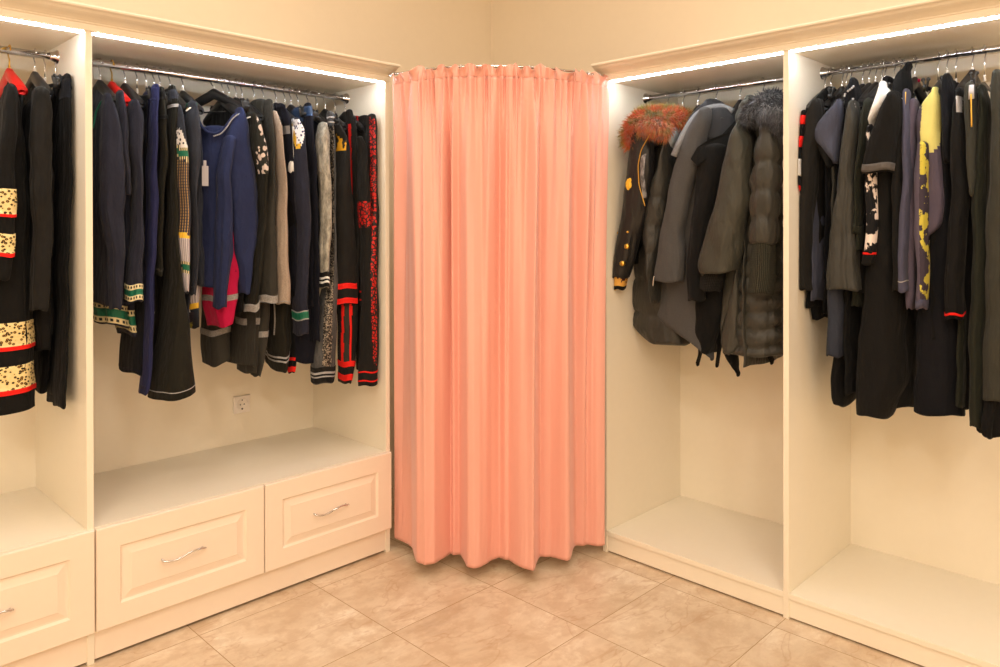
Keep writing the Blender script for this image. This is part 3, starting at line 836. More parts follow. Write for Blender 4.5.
garment(L, 'sweater', 'navy sweater with patterned hem on the red hanger', 'sweater', 112, 'r', [
    R_(n='body', m='navy_knit', off=.28, hx=.09, rows=[(104, 116, 126), (150, 118, 130), (300, 112, 134), (335, 118, 137)], fold=.14, hem=-.012,
       bands=[('patterned_band', 'cream_trim', 309.0, 315.0, .002), ('window_row', 'belt_print', 310.4, 313.6, .0026), ('green_band', 'green', 315, 324, .002), ('patterned_band', 'cream_trim', 324.0, 331.0, .002), ('window_row', 'belt_print', 325.7, 329.3, .0026)]),
    R_(n='sleeve', m='navy_knit', off=.12, hx=.04, rows=[(94, 116, 123), (106, 115, 125), (130, 116, 128), (170, 121, 131), (194, 124, 131)], fold=.12, hem=.006)],
    dict(z1=1.22), hlabel='red hanger with a gold hook in the bay of navy clothes')
garment(L, 'sweater', 'dark navy sweater with a green and cream banded cuff', 'sweater', 125, 'b', [
    R_(n='body', m='deep_navy', off=.28, hx=.09, rows=[(108, 126, 142), (200, 124, 144), (300, 120, 142), (325, 122, 141)], fold=.12),
    R_(n='sleeve', m='navy_knit', off=.12, hx=.05, rows=[(105, 127, 139), (115, 126, 142), (140, 127, 143), (170, 131, 143), (220, 130, 142), (280, 126, 143), (301, 125, 142)], fold=.08,
       bands=[('patterned_band', 'cream_trim', 284.0, 289.0, .002), ('window_row', 'belt_print', 285.2, 287.8, .0026), ('cuff_band', 'green', 289, 295, .002), ('patterned_band', 'cream_trim', 295.0, 300.0, .002), ('window_row', 'belt_print', 296.2, 298.8, .0026)])],
    dict(z1=1.24), hlabel='black hanger just right of the red one, with the dark navy sweater')
garment(L, 'trousers', 'dark navy trousers whose wide hem shows below the banded cuff', 'trousers', 137, 'c', [
    R_(n='leg', m='ink', off=.26, hx=.11, rows=[(104, 132, 148), (300, 122, 144), (371, 120, 143)], fold=.05, bands=[('hem_stitching', 'deep_navy', 367, 369, .001)])],
    hlabel='clip hanger half hidden right of the dark navy sweater')
garment(L, 'trousers', 'bright navy trousers with a narrow leg reaching below the sweaters', 'trousers', 146, 'c', [
    R_(n='leg', m='bright_navy', off=.14, hx=.045, rows=[(87, 151, 157), (100, 150, 158), (200, 145, 158), (300, 143, 154), (391, 139, 150)], fold=.08, hem=.01, bands=[('waistband', 'bright_navy', 87, 100, .002)]),
    R_(n='leg', m='bright_navy', off=.25, hx=.09, rows=[(96, 142, 154), (120, 140, 154), (300, 142, 154), (378, 142, 151)], fold=.08)], drop=.085,
    hlabel='clip hanger with the bright navy trousers')
garment(L, 'trousers', 'cropped black trousers with studded seam and folded hem', 'trousers', 154, 'c', [
    R_(n='leg', m='olive_black', off=.14, hx=.045, rows=[(90, 158, 164), (110, 158, 166), (160, 159, 167), (230, 156, 163), (275, 153, 161)], fold=.08,
       bands=[('hem_stitching', 'charcoal', 269, 271, .002), ('waistband', 'black_cloth', 90, 99, .002), ('side_tab', 'black_cloth', 115, 119, .004)])], drop=.09,
    hlabel='clip hanger with the cropped black trousers')
garment(L, 'trousers', 'long black flared trousers with pale hem stitching', 'trousers', 160, 'c', [
    R_(n='leg', m='olive_black', off=.15, hx=(.04, .045, .05, .06, .08, .10, .12, .12), rows=[(88, 168, 175), (108, 168, 178), (160, 167, 176), (220, 166, 178), (270, 165, 181), (320, 160, 186), (385, 151, 192), (393, 150, 193)], ex=2.8, fold=.045, hem=.012,
       bands=[('waistband', 'slate_navy', 89, 99, .002), ('belt_loop', 'silver_cloth', 104, 107, .002), ('hem_stitching', 'silver_cloth', 386.5, 387.3, .0008)]),
    R_(n='leg', m='black_cloth', off=.27, hx=.08, rows=[(94, 160, 172), (250, 158, 172), (370, 150, 166)], fold=.06)], drop=.085,
    hlabel='clip hanger with the flared black trousers')
garment(L, 'tunic', 'navy tunic with leopard shoulder, green belt print and gold chain lines', 'tunic', 170, 'b', [
    R_(n='sleeve', m='slate_navy', off=.13, hx=.06, rows=[(108, 173, 181), (118, 172, 184), (140, 172, 187), (160, 173, 189), (235, 172, 190), (290, 176, 190)], fold=.05, bottom='round',
       reg=[('leopard_mono', [(170, 127), (181, 129), (188, 147), (186, 150), (170, 146)]), ('belt_print', [(170, 144), (188, 148), (189, 162), (170, 155)]), ('green', [(170, 148), (188, 151), (189, 158), (170, 153)]),
            ('gold_chains', [(172, 158), (189, 162), (190, 235), (172, 233)]), ('scarf_stripes', [(170, 233), (192, 236), (192, 292), (170, 290)]),
            ('belt_print', [(170, 257), (192, 263), (192, 275), (170, 268)]), ('green', [(170, 261), (192, 267), (192, 271), (170, 264)]), ('gold_cloth', [(170, 231), (192, 235), (192, 239), (170, 235)])]),
    R_(n='body', m='slate_navy', off=.27, hx=.10, rows=[(112, 166, 184), (200, 168, 192), (290, 172, 200), (326, 178, 198)], fold=.08,
       reg=[('scarf_stripes', [(176, 288), (204, 283), (204, 306), (176, 306)]), ('gold_cloth', [(176, 305), (204, 303), (204, 309), (176, 310)]), ('white_cloth', [(176, 309), (190, 309), (190, 313), (176, 313)]),
            ('yellow_print', [(176, 313), (194, 312), (192, 327), (176, 327)]), ('green', [(180, 293), (186, 295), (186, 304), (180, 300)])])],
    None, hlabel='black hanger with the leopard shouldered tunic',
    extra=lambda g, s: wire(s, 'neckline', 'white_cloth', [(173, 110, .14), (178, 107.5, .12), (182, 111, .12)], .0028, g))
garment(L, 'sweater', 'slate blue sweater with a green and gold collar', 'sweater', 183, 'b', [
    R_(n='sleeve', m='slate_navy', off=.12, hx=.045, rows=[(105, 187, 196), (115, 185, 199), (150, 185, 200), (200, 188, 198), (250, 190, 199), (294, 190, 195)], fold=.12)],
    dict(z1=1.27, hy=.014), hlabel='black hanger with the green and gold collared sweater',
    extra=lambda g, s: (wire(s, 'collar', 'green', [(186, 108, .18), (189, 104, .15), (193, 103, .13), (196, 105, .12)], .0075, g),
                        wire(s, 'collar_trim', 'gold_cloth', [(187, 109.5, .15), (190, 105.5, .13), (193, 104.5, .12), (196, 107, .11)], .003, g),
                        wire(s, 'collar_trim', 'white_cloth', [(186, 111, .12), (190, 108, .11), (194, 108, .11), (197, 111, .11)], .003, g)))
# the sweater that shows its face
def sweater_face(g, s):
    wire(s, 'neckband', 'royal_navy', [(198.5, 119, .24), (201, 126, .20), (207, 132, .165), (215, 134, .155), (223, 130, .15), (229, 122, .14), (234, 115, .14), (241, 112, .15)], .006, g, n=60)
    pts = spline(world(s, [(214, 136, .135), (221, 134, .13), (227, 127, .12), (232, 119, .12), (238, 114, .12), (243, 113.5, .125)]), 26)
    m = MB()
    for i, p in enumerate(pts): m.ball(p, .0032, 6)
    m.build('bead_trim', 'silver_cloth', g)
    a, z = hit(s, .135, 204.5, 176)
    m = MB(); sbox(m, s, a-.013, a+.013, .128, .130, z-.04, z+.04, .0005); sbox(m, s, a-.007, a+.005, .1285, .1297, z+.04, z+.062)
    m.build('price_tag', 'tag_paper', g, False)
garment(L, 'sweater', 'royal blue sweater turned to show its beaded neckline and price tag', 'sweater', 214, 'b', [
    R_(n='body', m='royal_navy', off=.22, hx=.06, rows=[(131, 199, 236), (150, 198, 244), (200, 197, 246), (250, 197, 246), (285, 198, 244)], fold=.05),
    R_(n='sleeve', m='royal_navy', off=.15, hx=.045, rows=[(112, 234, 244), (122, 229, 248), (140, 225, 250), (170, 224, 254), (200, 229, 257), (240, 232, 257), (270, 236, 252), (293, 237, 249)], fold=.09),
    R_(n='sleeve', m='royal_navy', off=.13, hx=.04, rows=[(140, 223, 236), (155, 220, 234), (175, 217, 231), (200, 216, 231), (250, 215, 233), (285, 215, 229), (307, 213, 226)], fold=.10, hem=.004)],
    dict(z1=1.32, z0=ROD-.23, m='deep_navy', ds=.02, hy=.02), yaw=.55, drop=.050, hlabel='wide black hanger turned to the room, with the royal blue sweater', extra=sweater_face)
garment(L, 'top', 'crimson top whose hem shows below the royal blue sweater', 'top', 223, 'b', [
    R_(n='body', m='crimson', off=.22, hx=.08, rows=[(150, 222, 238), (270, 206, 238), (300, 206, 237), (324, 209, 231)], ex=3, fold=.10, hem=.006, bands=[('trim', 'grey_trim', 294, 300, .001)])],
    None, hlabel='black hanger directly right of the wide turned one')
garment(L, 'trousers', 'charcoal trousers with a broad grey waistband below the crimson top', 'trousers', 229, 'c', [
    R_(n='leg', m='charcoal', off=.34, hx=.08, rows=[(150, 216, 234), (300, 203, 230), (330, 203, 229), (361, 204, 229)], ex=3.2, fold=.03, hem=.012, hemd=.0, bands=[('trim', 'grey_trim', 327, 333, .002)]),
    R_(n='leg', m='olive_black', off=.36, hx=.03, rows=[(300, 228, 238), (333, 230, 237), (342, 230, 236)], fold=.03)], hlabel='clip hanger third right of the turned hanger')
garment(L, 'dress', 'dark olive dress with grey ribbed trims hanging at mid rail', 'dress', 236, 'b', [
    R_(n='skirt', m='charcoal', off=.26, hx=.08, rows=[(150, 236, 252), (290, 236, 262), (345, 237, 258), (371, 237, 256)], fold=.05, bands=[('trim', 'grey_trim', 317, 324, .002)]),
    R_(n='skirt', m='charcoal', off=.22, hx=.05, rows=[(290, 252, 270), (345, 251, 267), (375, 251, 261)], fold=.04, bands=[('trim', 'grey_trim', 331, 337, .002)])],
    None, hlabel='black hanger fourth right of the turned hanger')
garment(L, 'sweater', 'black sweater with white floral embroidery and grey cuffs', 'sweater', 242, 'b', [
    R_(n='sleeve', m='olive_black', off=.13, hx=.06, rows=[(117, 245, 256), (128, 246, 262), (150, 249, 268), (180, 254, 268), (220, 255, 265), (260, 250, 263), (309, 243, 258)], fold=.07, hem=.012, hemd=0,
       reg=[('white_floral', [(257, 114), (264, 116), (269, 135), (269, 174), (258, 174), (256, 150)])], bands=[('cuff', 'grey_trim', 302, 309.5, .002)])],
    dict(z1=1.3), hlabel='black hanger with the floral embroidered sweater',
    extra=lambda g, s: wire(s, 'neckline', 'white_cloth', [(245, 119, .14), (250, 117, .12), (255, 118, .12)], .003, g))
garment(L, 'trousers', 'dark olive clipped trousers with grey cuff beside the beige sweater', 'trousers', 254, 'c', [
    R_(n='leg', m='charcoal', off=.16, hx=.05, rows=[(103, 264, 273), (125, 263, 274), (180, 262, 275), (230, 259, 276), (302, 256, 277)], fold=.05, bands=[('cuff', 'grey_trim', 295, 302.5, .002)]),
    R_(n='waist', m='charcoal', off=.25, hx=.07, rows=[(104, 250, 268), (125, 250, 270), (180, 254, 272)], fold=.04)], drop=.085,
    hlabel='clip hanger with the dark olive trousers')
garment(L, 'sweater', 'beige grey melange sweater', 'sweater', 263.5, 'b', [
    R_(n='sleeve', m='beige_melange', off=.13, hx=.045, rows=[(113, 272, 278), (125, 273, 282), (160, 274, 285), (200, 275, 287), (260, 275, 289), (303, 275, 290)], fold=.06, bands=[('cuff_seam', 'grey_trim', 301, 302, .001)])],
    dict(z1=1.36, hy=.012), hlabel='black hanger with the beige grey melange sweater',
    extra=lambda g, s: MB().tube(spline(world(s, [(274, 300, .2), (275, 320, .2), (274, 335, .2)]), 12), .006, 8, flat=(1, .3)).build('tie', 'grey_trim', g))
garment(L, 'jacket', 'navy sleeveless jacket with a silver shoulder patch', 'jacket', 276, 'b', [
    R_(n='front', m='deep_navy', off=.17, hx=.05, rows=[(108, 273, 284), (118, 275, 290), (130, 280, 292), (170, 285, 294), (220, 287, 296), (300, 288, 298)], fold=.07,
       reg=[('silver_cloth', [(281, 125), (290, 126), (290, 134), (283, 134)])]),
    R_(n='lining', m='white_cloth', off=.15, hx=.02, rows=[(128, 289, 294), (150, 291, 294), (172, 290.5, 292.5)], fold=.03)],
    dict(z1=1.2, m='black_cloth', hy=.02), hlabel='black hanger with the silver patched jacket')
garment(L, 'skirt', 'black pleated piece with pale striped and red hem, low beside the navy sweater', 'skirt', 285, 'c', [
    R_(n='panel', m='olive_black', off=.27, hx=.09, rows=[(150, 276, 290), (300, 264, 292), (340, 264, 290), (366, 266, 287)], fold=.10, hem=.012, hemd=.016,
       bands=[('stripe', 'silver_cloth', 352, 353.5, .0015), ('stripe', 'silver_cloth', 356, 357.5, .0015)]),
    R_(n='side_panel', m='black_cloth', off=.22, hx=.04, rows=[(300, 284, 296), (355, 287, 297), (371, 288, 295)], fold=.05, hem=.008, bands=[('red_edge', 'red', 357, 360, .001), ('red_edge', 'red', 366, 371, .001)])],
    None, hlabel='clip hanger right of the silver patched jacket')
garment(L, 'sweater', 'navy sweater with a leopard and yellow yoke and a green striped cuff', 'sweater', 291, 'b', [
    R_(n='body', m='deep_navy', off=.22, hx=.07, rows=[(140, 296, 312), (200, 296, 318), (260, 290, 320), (330, 286, 319), (361, 288, 318)], fold=.05, hem=-.008),
    R_(n='sleeve', m='navy_knit', off=.13, hx=.05, rows=[(121, 290, 299), (130, 290, 304), (150, 292, 307), (200, 293, 310), (250, 295, 310), (300, 293, 308), (333, 293, 308)], fold=.09, hem=.006,
       reg=[('leopard_blue', [(288, 119), (299, 119), (305, 130), (303, 143), (299, 148), (295, 146), (294, 134)]), ('gold_cloth', [(287, 121), (292, 124), (296, 136), (296, 146), (300, 143), (302, 146), (297, 150), (293, 142)])],
       bands=[('cuff_band', 'silver_cloth', 310, 311.5, .002), ('cuff_band', 'green', 311.5, 318, .002), ('cuff_band', 'silver_cloth', 318, 319.5, .002)])],
    dict(z1=1.15), hlabel='black hanger with the leopard yoked navy sweater')
garment(L, 'trousers', 'navy trousers with a satin blue waistband, clipped', 'trousers', 298, 'c', [
    R_(n='leg', m='deep_navy', off=.15, hx=.045, rows=[(106, 304, 312), (125, 302, 313), (160, 304, 316), (220, 308, 318), (340, 308, 320)], fold=.06, bands=[('waistband', 'blue_satin', 106, 116, .002)]),
    R_(n='waist', m='blue_satin', off=.22, hx=.05, rows=[(112, 290, 302), (122, 291, 304)], fold=.04)], drop=.085,
    hlabel='clip hanger with the satin waisted navy trousers')
garment(L, 'cardigan', 'pale grey fuzzy cardigan with a striped dark cuff', 'cardigan', 308, 'b', [
    R_(n='sleeve', m='grey_fuzzy', off=.13, hx=.04, rows=[(126, 317, 327), (135, 315, 329), (160, 317, 330), (200, 319, 331), (287, 318, 329)], fold=.08,
       bands=[('cuff', 'soft_black', 272, 287, .001), ('stripe', 'white_cloth', 277, 279, .002), ('stripe', 'white_cloth', 281, 283, .002)])],
    dict(z1=1.3, m='navy_knit', hy=.012), hlabel='black hanger with the pale grey fuzzy cardigan')
garment(L, 'sweatpants', 'silver grey sweatpants with a black sequin stripe and striped cuff', 'trousers', 317, 'c', [
    R_(n='leg', m='grey_velour', off=.16, hx=.05, rows=[(114, 327, 334), (130, 328, 335), (200, 330, 336), (280, 322, 337), (330, 315, 337), (368, 311, 335), (382, 311, 332)], fold=.04,
       reg=[('black_sequin', [(329, 125), (334, 125), (334, 260), (333, 310), (331, 367), (322, 367), (324, 310), (329, 260)])],
       bands=[('cuff', 'soft_black', 366.5, 382, .0015), ('stripe', 'silver_cloth', 371.5, 373, .003), ('stripe', 'silver_cloth', 375.5, 377, .003)])], drop=.09,
    hlabel='clip hanger with the silver grey sweatpants',
    extra=lambda g, s: (wire(s, 'waist_trim', 'silver_cloth', [(327, 118, .13), (330, 117, .115), (334.5, 117.5, .11)], .0035, g), wire(s, 'waist_trim', 'silver_cloth', [(327, 123, .13), (330, 122, .115), (334.5, 122.5, .11)], .0035, g)))
garment(L, 'sweater', 'black sweater with a gold embroidered shoulder and red banded cuff', 'sweater', 325, 'b', [
    R_(n='sleeve', m='soft_black', off=.13, hx=.05, rows=[(126, 335, 341), (140, 335, 348), (200, 335, 352), (260, 335, 354), (303, 335, 356)], fold=.06, ex=2.6,
       reg=[('black_gold', [(334, 132), (340, 138), (347, 142), (346, 149), (336, 152)])],
       bands=[('cuff_band', 'red', 283, 288.5, .0025), ('cuff_band', 'red', 297.5, 303, .0025)])],
    dict(z1=1.32, hy=.012), hlabel='black hanger with the gold shouldered black sweater')
garment(L, 'sweatpants', 'black sweatpants with red side piping and red banded cuff', 'trousers', 335, 'c', [
    R_(n='leg', m='soft_black', off=.15, hx=.05, rows=[(112, 346, 353), (125, 347, 356), (200, 349, 358), (260, 345, 359), (310, 338, 358), (360, 338, 355), (382, 338, 351)], fold=.03,
       reg=[('red', [(348, 125), (351, 125), (352.5, 200), (351.5, 215), (350, 200)]), ('charcoal', [(344, 303), (349.5, 303), (349, 362), (343.5, 362)]), ('red', [(341.5, 303), (344, 303), (343.6, 362), (341, 362)]), ('red', [(349.5, 303), (352, 303), (351.5, 362), (349.5, 362)])],
       bands=[('cuff_band', 'red', 361, 366, .0015), ('cuff_band', 'red', 374, 380, .0015)])], drop=.09,
    hlabel='clip hanger with the red piped sweatpants')
garment(L, 'sweater', 'black sweater with a red lace patch above the cuff', 'sweater', 345, 'b', [
    R_(n='sleeve', m='soft_black', off=.075, hx=.04, rows=[(138, 356, 362), (150, 357, 367), (200, 358, 371), (260, 360, 373), (305, 361, 373)], fold=.06,
       reg=[('red_lace', [(355, 201), (372, 200), (373, 226), (355, 229)])], bands=[('cuff_stripe', 'red', 291, 292.5, .002), ('cuff_stripe', 'red', 299, 300.5, .002)])],
    None, hlabel='last black hanger before the rail end, left of the curtain')
garment(L, 'sweatpants', 'black sweatpants with red lace side panel, last before the curtain', 'trousers', 350.5, 'c', [
    R_(n='leg', m='soft_black', off=.065, hx=.04, rows=[(117, 366, 375), (130, 366, 377), (200, 366, 378), (260, 364, 378), (320, 360, 378), (384, 359, 378)], fold=.03,
       reg=[('red_lace', [(369.5, 118), (375, 118), (376, 140), (376.5, 235), (377, 365), (373.5, 364), (371, 300), (370, 160)])],
       bands=[('cuff_stripe', 'red', 371, 372.4, .0015), ('cuff_stripe', 'red', 379.3, 380.8, .0015)]),
    R_(n='waist', m='red_lace', off=.24, hx=.06, rows=[(121, 352, 368), (130, 352, 368)], fold=.03),
    R_(n='seat', m='soft_black', off=.17, hx=.11, hmin=.008, rows=[(120, 358, 373), (200, 358, 373), (300, 358, 373), (370, 356, 371)], fold=.03)], drop=.075,
    hlabel='clip hanger at the rail end left of the curtain')
# ======================= winter coats, right of the curtain =======================
R = 'R'
def leather_extra(g, s):
    fur('fur_collar', s, [(631, 146, .06), (629, 134, .06), (635, 123, .06), (646, 117, .07), (659, 116, .10), (672, 118, .15), (684, 120, .22), (692, 123, .28)], .037, 6500, .040,
        ([(.34, (98, 108, 30)), (.42, (150, 122, 44)), (.48, (206, 96, 34)), (.56, (214, 70, 22)), (.62, (176, 96, 44)), (.70, (110, 84, 66))], (112, 84, 46), 0, 12), g, 3, .25)
    fur('fur_collar', s, [(640, 126, .05), (650, 124, .05), (660, 126, .07), (668, 132, .10)], .030, 2600, .040,
        ([(.36, (126, 122, 54)), (.46, (190, 116, 54)), (.54, (196, 74, 34)), (.62, (128, 104, 92))], (130, 104, 70), 0, 20), g, 4, .7)
    fur('fur_collar', s, [(634, 117, .07), (644, 113, .08), (658, 112, .12), (674, 113, .18), (690, 117, .27)], .022, 2600, .030,
        ([(.3, (110, 132, 36)), (.5, (136, 136, 46)), (.62, (190, 100, 36))], (120, 124, 60), 0, 15), g, 5, -.2)
    wire(s, 'piping', 'gold_metal', [(650, 134, .036), (641, 150, .036), (638, 165, .036), (639, 185, .036), (645, 206, .036)], .0022, g)
    wire(s, 'piping', 'gold_metal', [(631, 146, .05), (630, 165, .05), (627, 185, .05), (624, 192, .05)], .0018, g)
    wire(s, 'zip', 'crinkle_silver', [(648, 142, .09), (643, 158, .036), (642, 175, .036), (645, 198, .036)], .011, g, flat=(1, .3))
    for x, y, r in ((627, 232, .006), (626, 246.5, .014), (621.5, 263.5, .014)):
        disc(s, 'button', 'gold_metal', x, y, .032, r, g, .012)
    for x, y in ((618, 233), (617.5, 246), (613.5, 262)):
        disc(s, 'button', 'gold_metal', x, y, .05, .008, g, .012)
    m = MB()
    for k in range(5):
        a = PI/2+k*.62; x, y = 630+3.2*math.cos(a)*.9, 184.5-4.2*math.sin(a)
        st, z = hit(s, .036, x, y); m.ball(P(s, st, .036, z), .0095, 8, (.5, 1, 1.2))
    st, z = hit(s, .036, 630, 185); m.ball(P(s, st, .034, z), .011, 8, (.6, 1, 1.5))
    m.build('flower_patch', 'gold_cloth', g)
garment(R, 'jacket', 'black jacket with orange and green fur collar and big gold buttons', 'jacket', 667, 'b', [
    R_(n='sleeve', m='leather', off=.085, hx=.05, rows=[(122, 635, 648), (135, 632, 653), (160, 629, 655), (190, 625, 651), (220, 621, 645), (260, 614, 635), (277, 612, 630)], fold=.05, wob=.002),
    R_(n='lining_cuff', m='gold_paisley', off=.085, hx=.035, rows=[(272, 613, 628), (289, 611, 625)], fold=.05, bottom='open', bands=[('cuff_edge', 'black_cloth', 286, 290, .001)]),
    R_(n='body', m='black_cloth', off=.30, hx=.12, rows=[(128, 640, 668), (200, 636, 668), (262, 634, 664)], fold=.08)],
    dict(z1=1.40, hy=.03), hlabel='hanger hidden under the orange fur collar', extra=leather_extra)
garment(R, 'puffer_jacket', 'dark brown puffer jacket between the fur collared jacket and the grey coat', 'jacket', 683, 'b', [
    R_(n='sleeve', m='dark_puffer', off=.14, hx=.06, rows=[(145, 663, 674), (160, 658, 674), (200, 647, 670), (225, 644, 667), (260, 645, 662), (285, 648, 662), (300, 650, 660)], fold=.07, quilt=(.13, .24, .02), bottom='round'),
    R_(n='body', m='dark_puffer', off=.27, hx=.10, rows=[(150, 655, 690), (230, 638, 690), (290, 630, 690), (318, 628, 692), (330, 636, 692), (341, 646, 694)], fold=.05, quilt=(.16, .26, .03), bottom='round'),
    R_(n='collar', m='pale_collar', off=.17, hx=.04, rows=[(131, 672, 682), (138, 667, 681), (150, 665, 676)], fold=.05, bottom='round')],
    None, hlabel='hanger between the fur collared jacket and the grey coat',
    extra=lambda g, s: wire(s, 'zip_pull', 'chrome', [(654, 276, .08), (653.3, 280, .08), (653, 286, .08)], .0025, g, n=8))
def coat_extra(g, s):
    wire(s, 'lapel', 'pale_grey_wool', [(733, 112, .22), (722, 107, .20), (708, 108, .17), (697, 115, .14), (688, 127, .12), (680, 142, .10), (674, 156, .095)], .027, g, flat=(1, .6), n=60)
garment(R, 'wool_coat', 'grey wool coat with a wide folded collar and slanting hem', 'coat', 698, 'b', [
    R_(n='hood', m='dark_grey_wool', off=.24, hx=.09, rows=[(104, 704, 724), (110, 694, 733), (120, 686, 736), (138, 682, 736), (165, 680, 734)], fold=.05, hmin=.02),  # darker wool paints the shadow inside the hood
    R_(n='sleeve', m='grey_wool', off=.13, hx=.05, rows=[(112, 698, 712), (120, 692, 712), (130, 687, 710), (145, 681, 706), (170, 674, 700), (200, 667, 690), (230, 661, 684), (265, 656, 685), (281, 655, 684)], fold=.05),
    R_(n='body', m='grey_wool', off=.22, hx=.06, rows=[(150, 690, 716), (230, 676, 716), (280, 664, 712), (320, 657, 712), (330, 670, 713), (342, 690, 714), (350, 702, 714), (357, 710, 714)], hmin=.003, fold=.015, wob=0, ex=3, bottom='round')],
    None, hlabel='first hanger above the grey wool coat', extra=coat_extra)
def lapel_black(g, s):
    m = MB()
    for (poly, o0, o1) in (([(690, 159), (697, 147), (708, 140), (722, 134), (737, 118), (739, 130), (734, 152), (722, 168), (706, 160), (697, 166)], .075, .10),):
        pts0 = [P(s, hit(s, o0+.09*max(0, (x-700)/40), x, y)[0], o0+.09*max(0, (x-700)/40), hit(s, o0+.09*max(0, (x-700)/40), x, y)[1]) for x, y in poly]
        n = len(pts0); back = [(p[0]+.012, p[1], p[2]) for p in pts0]
        m.add(pts0+back, [tuple(range(n)), tuple(range(2*n-1, n-1, -1))]+[(k, k+n, (k+1) % n+n, (k+1) % n) for k in range(n)])
    o = m.build('lapel', 'wool_black', g, False)
    b = o.modifiers.new('bev', 'BEVEL'); b.width = .004; b.segments = 3
garment(R, 'wool_coat', 'black wool coat with a broad pointed lapel behind the grey coat', 'coat', 716, 'b', [
    R_(n='collar', m='dark_grey_wool', off=.22, hx=.07, rows=[(112, 712, 735), (125, 704, 737), (140, 700, 738)], fold=.05),
    R_(n='sleeve', m='wool_black', off=.14, hx=.05, rows=[(148, 700, 728), (165, 699, 726), (200, 694, 716), (260, 688, 708), (300, 688, 706)], fold=.06),
    R_(n='body', m='wool_black', off=.24, hx=.08, rows=[(130, 704, 738), (200, 696, 738), (300, 690, 730), (338, 695, 722), (350, 700, 720)], fold=.06, bottom='round'),
    R_(n='front_edge', m='wool_black', off=.30, hx=.02, hmin=.002, rows=[(330, 697, 706), (352, 698, 703), (363, 697.4, 699)], fold=.02, bottom='round'),
    R_(n='front_edge', m='wool_black', off=.26, hx=.02, hmin=.002, rows=[(330, 716, 724), (352, 717.5, 722), (364, 717, 718.5)], fold=.02, bottom='round')],
    None, hlabel='second hanger above the grey coat collar', extra=lapel_black)
garment(R, 'parka', 'plain dark green parka with a padded hood and flared sleeve', 'coat', 740, 'b', [
    R_(n='hood', m='parka', off=.17, hx=.07, rows=[(99, 745, 757), (105, 739, 764), (113, 737, 767), (120, 736, 764), (127, 738, 753)], fold=.10, hmin=.02, quilt=(.055, .22, .01), bottom='round'),
    R_(n='sleeve', m='parka', off=.12, hx=.06, rows=[(125, 737, 748), (135, 731, 752), (150, 727, 753), (175, 721, 751), (200, 715, 750), (230, 707, 744), (255, 699, 741), (267, 697, 739), (273, 702, 738)], fold=.04, hem=-.012, K=72),
    R_(n='inner_cuff', m='rib_black', off=.13, hx=.035, rows=[(262, 704, 727), (278, 700, 724), (290, 699, 720)], fold=.06, hem=.004),
    R_(n='body', m='parka', off=.27, hx=.10, rows=[(130, 740, 765), (200, 734, 766), (280, 725, 756), (325, 722, 745), (350, 723, 741)], fold=.06, bottom='round')],
    None, hlabel='hanger above the padded parka hood')
def puffer_fur(g, s):
    c = ([(.32, (34, 35, 41)), (.5, (60, 62, 70)), (.68, (104, 104, 108))], (42, 44, 50), 0, 30)
    fur('fur_trim', s, [(748, 124, .12), (751, 112, .11), (760, 102, .12), (770, 98, .15), (780, 97, .2)], .030, 3400, .036, c, g, 8)
    fur('fur_trim', s, [(762, 112, .08), (772, 112, .08), (780, 113, .09), (783, 124, .09)], .028, 3000, .040, c, g, 9, 1.0)
garment(R, 'puffer_coat', 'quilted charcoal puffer coat with grey fur hood and ribbed knit cuff', 'coat', 763, 'b', [
    R_(n='hood', m='puffer', off=.24, hx=.08, rows=[(102, 760, 778), (110, 752, 784), (130, 754, 783)], fold=.06, hmin=.02),
    R_(n='sleeve', m='puffer', off=.12, hx=.055, rows=[(116, 764, 776), (130, 759, 781), (150, 753, 783), (180, 750, 783), (215, 750, 781), (243, 750, 779)], fold=.05, quilt=(.112, .32, .035), K=80),
    R_(n='knit_cuff', m='rib_olive', off=.12, hx=.045, rows=[(238, 753, 776), (265, 750, 776), (293, 747, 773)], fold=.02, K=176),
    R_(n='body', m='puffer', off=.24, hx=.09, rows=[(128, 756, 782), (200, 748, 782), (290, 735, 787), (345, 728, 788), (352, 724, 788)], fold=.04, quilt=(.072, .34, .02), hem=-.006, K=80, bottom='round'),
    R_(n='front_panel', m='puffer', off=.17, hx=.03, rows=[(270, 735, 742), (310, 728, 741), (345, 722, 741), (351, 724, 738)], fold=.08, bottom='round'),
    R_(n='lining_tail', m='black_cloth', off=.24, hx=.03, hmin=.002, rows=[(300, 722, 738), (346, 722, 737), (358, 725, 738.5), (366, 731, 739), (373, 737, 739.5)], fold=.03, bottom='round', wob=0),
    R_(n='lining_tail', m='black_cloth', off=.34, hx=.02, hmin=.002, rows=[(300, 763, 776), (350, 763, 774), (356, 766, 773), (361, 771, 773)], fold=.03, bottom='round', wob=0)],
    None, hlabel='hanger above the grey fur hood', extra=puffer_fur)
# ======================= right edge bay =======================
garment(R, 'cardigan', 'black cardigan beside the divider, red and white stripes on its rear sleeve', 'cardigan', 825, 'b', [
    R_(n='striped_sleeve', m='black_cloth', off=.11, hx=.04, rows=[(113, 801, 808), (130, 800, 807), (155, 797, 806), (175, 795, 805), (186, 794, 804), (192, 797, 803)], fold=.05, bottom='round',
       bands=[('stripe', 'red', 115, 124, .001), ('stripe', 'red', 136, 147, .001), ('stripe', 'white_cloth', 159, 176, .001), ('stripe', 'red', 186, 191, .001)]),
    R_(n='sleeve', m='soft_black', off=.14, hx=.055, rows=[(104, 812, 826), (112, 807, 826), (130, 805, 825), (160, 802, 820), (200, 799, 816), (289, 799, 815)], fold=.08),
    R_(n='body', m='black_cloth', off=.26, hx=.10, rows=[(92, 826, 840), (105, 812, 842), (200, 806, 836), (290, 810, 832), (318, 813, 829)], fold=.08)],
    None, hlabel='first hanger from the divider in the right edge bay')
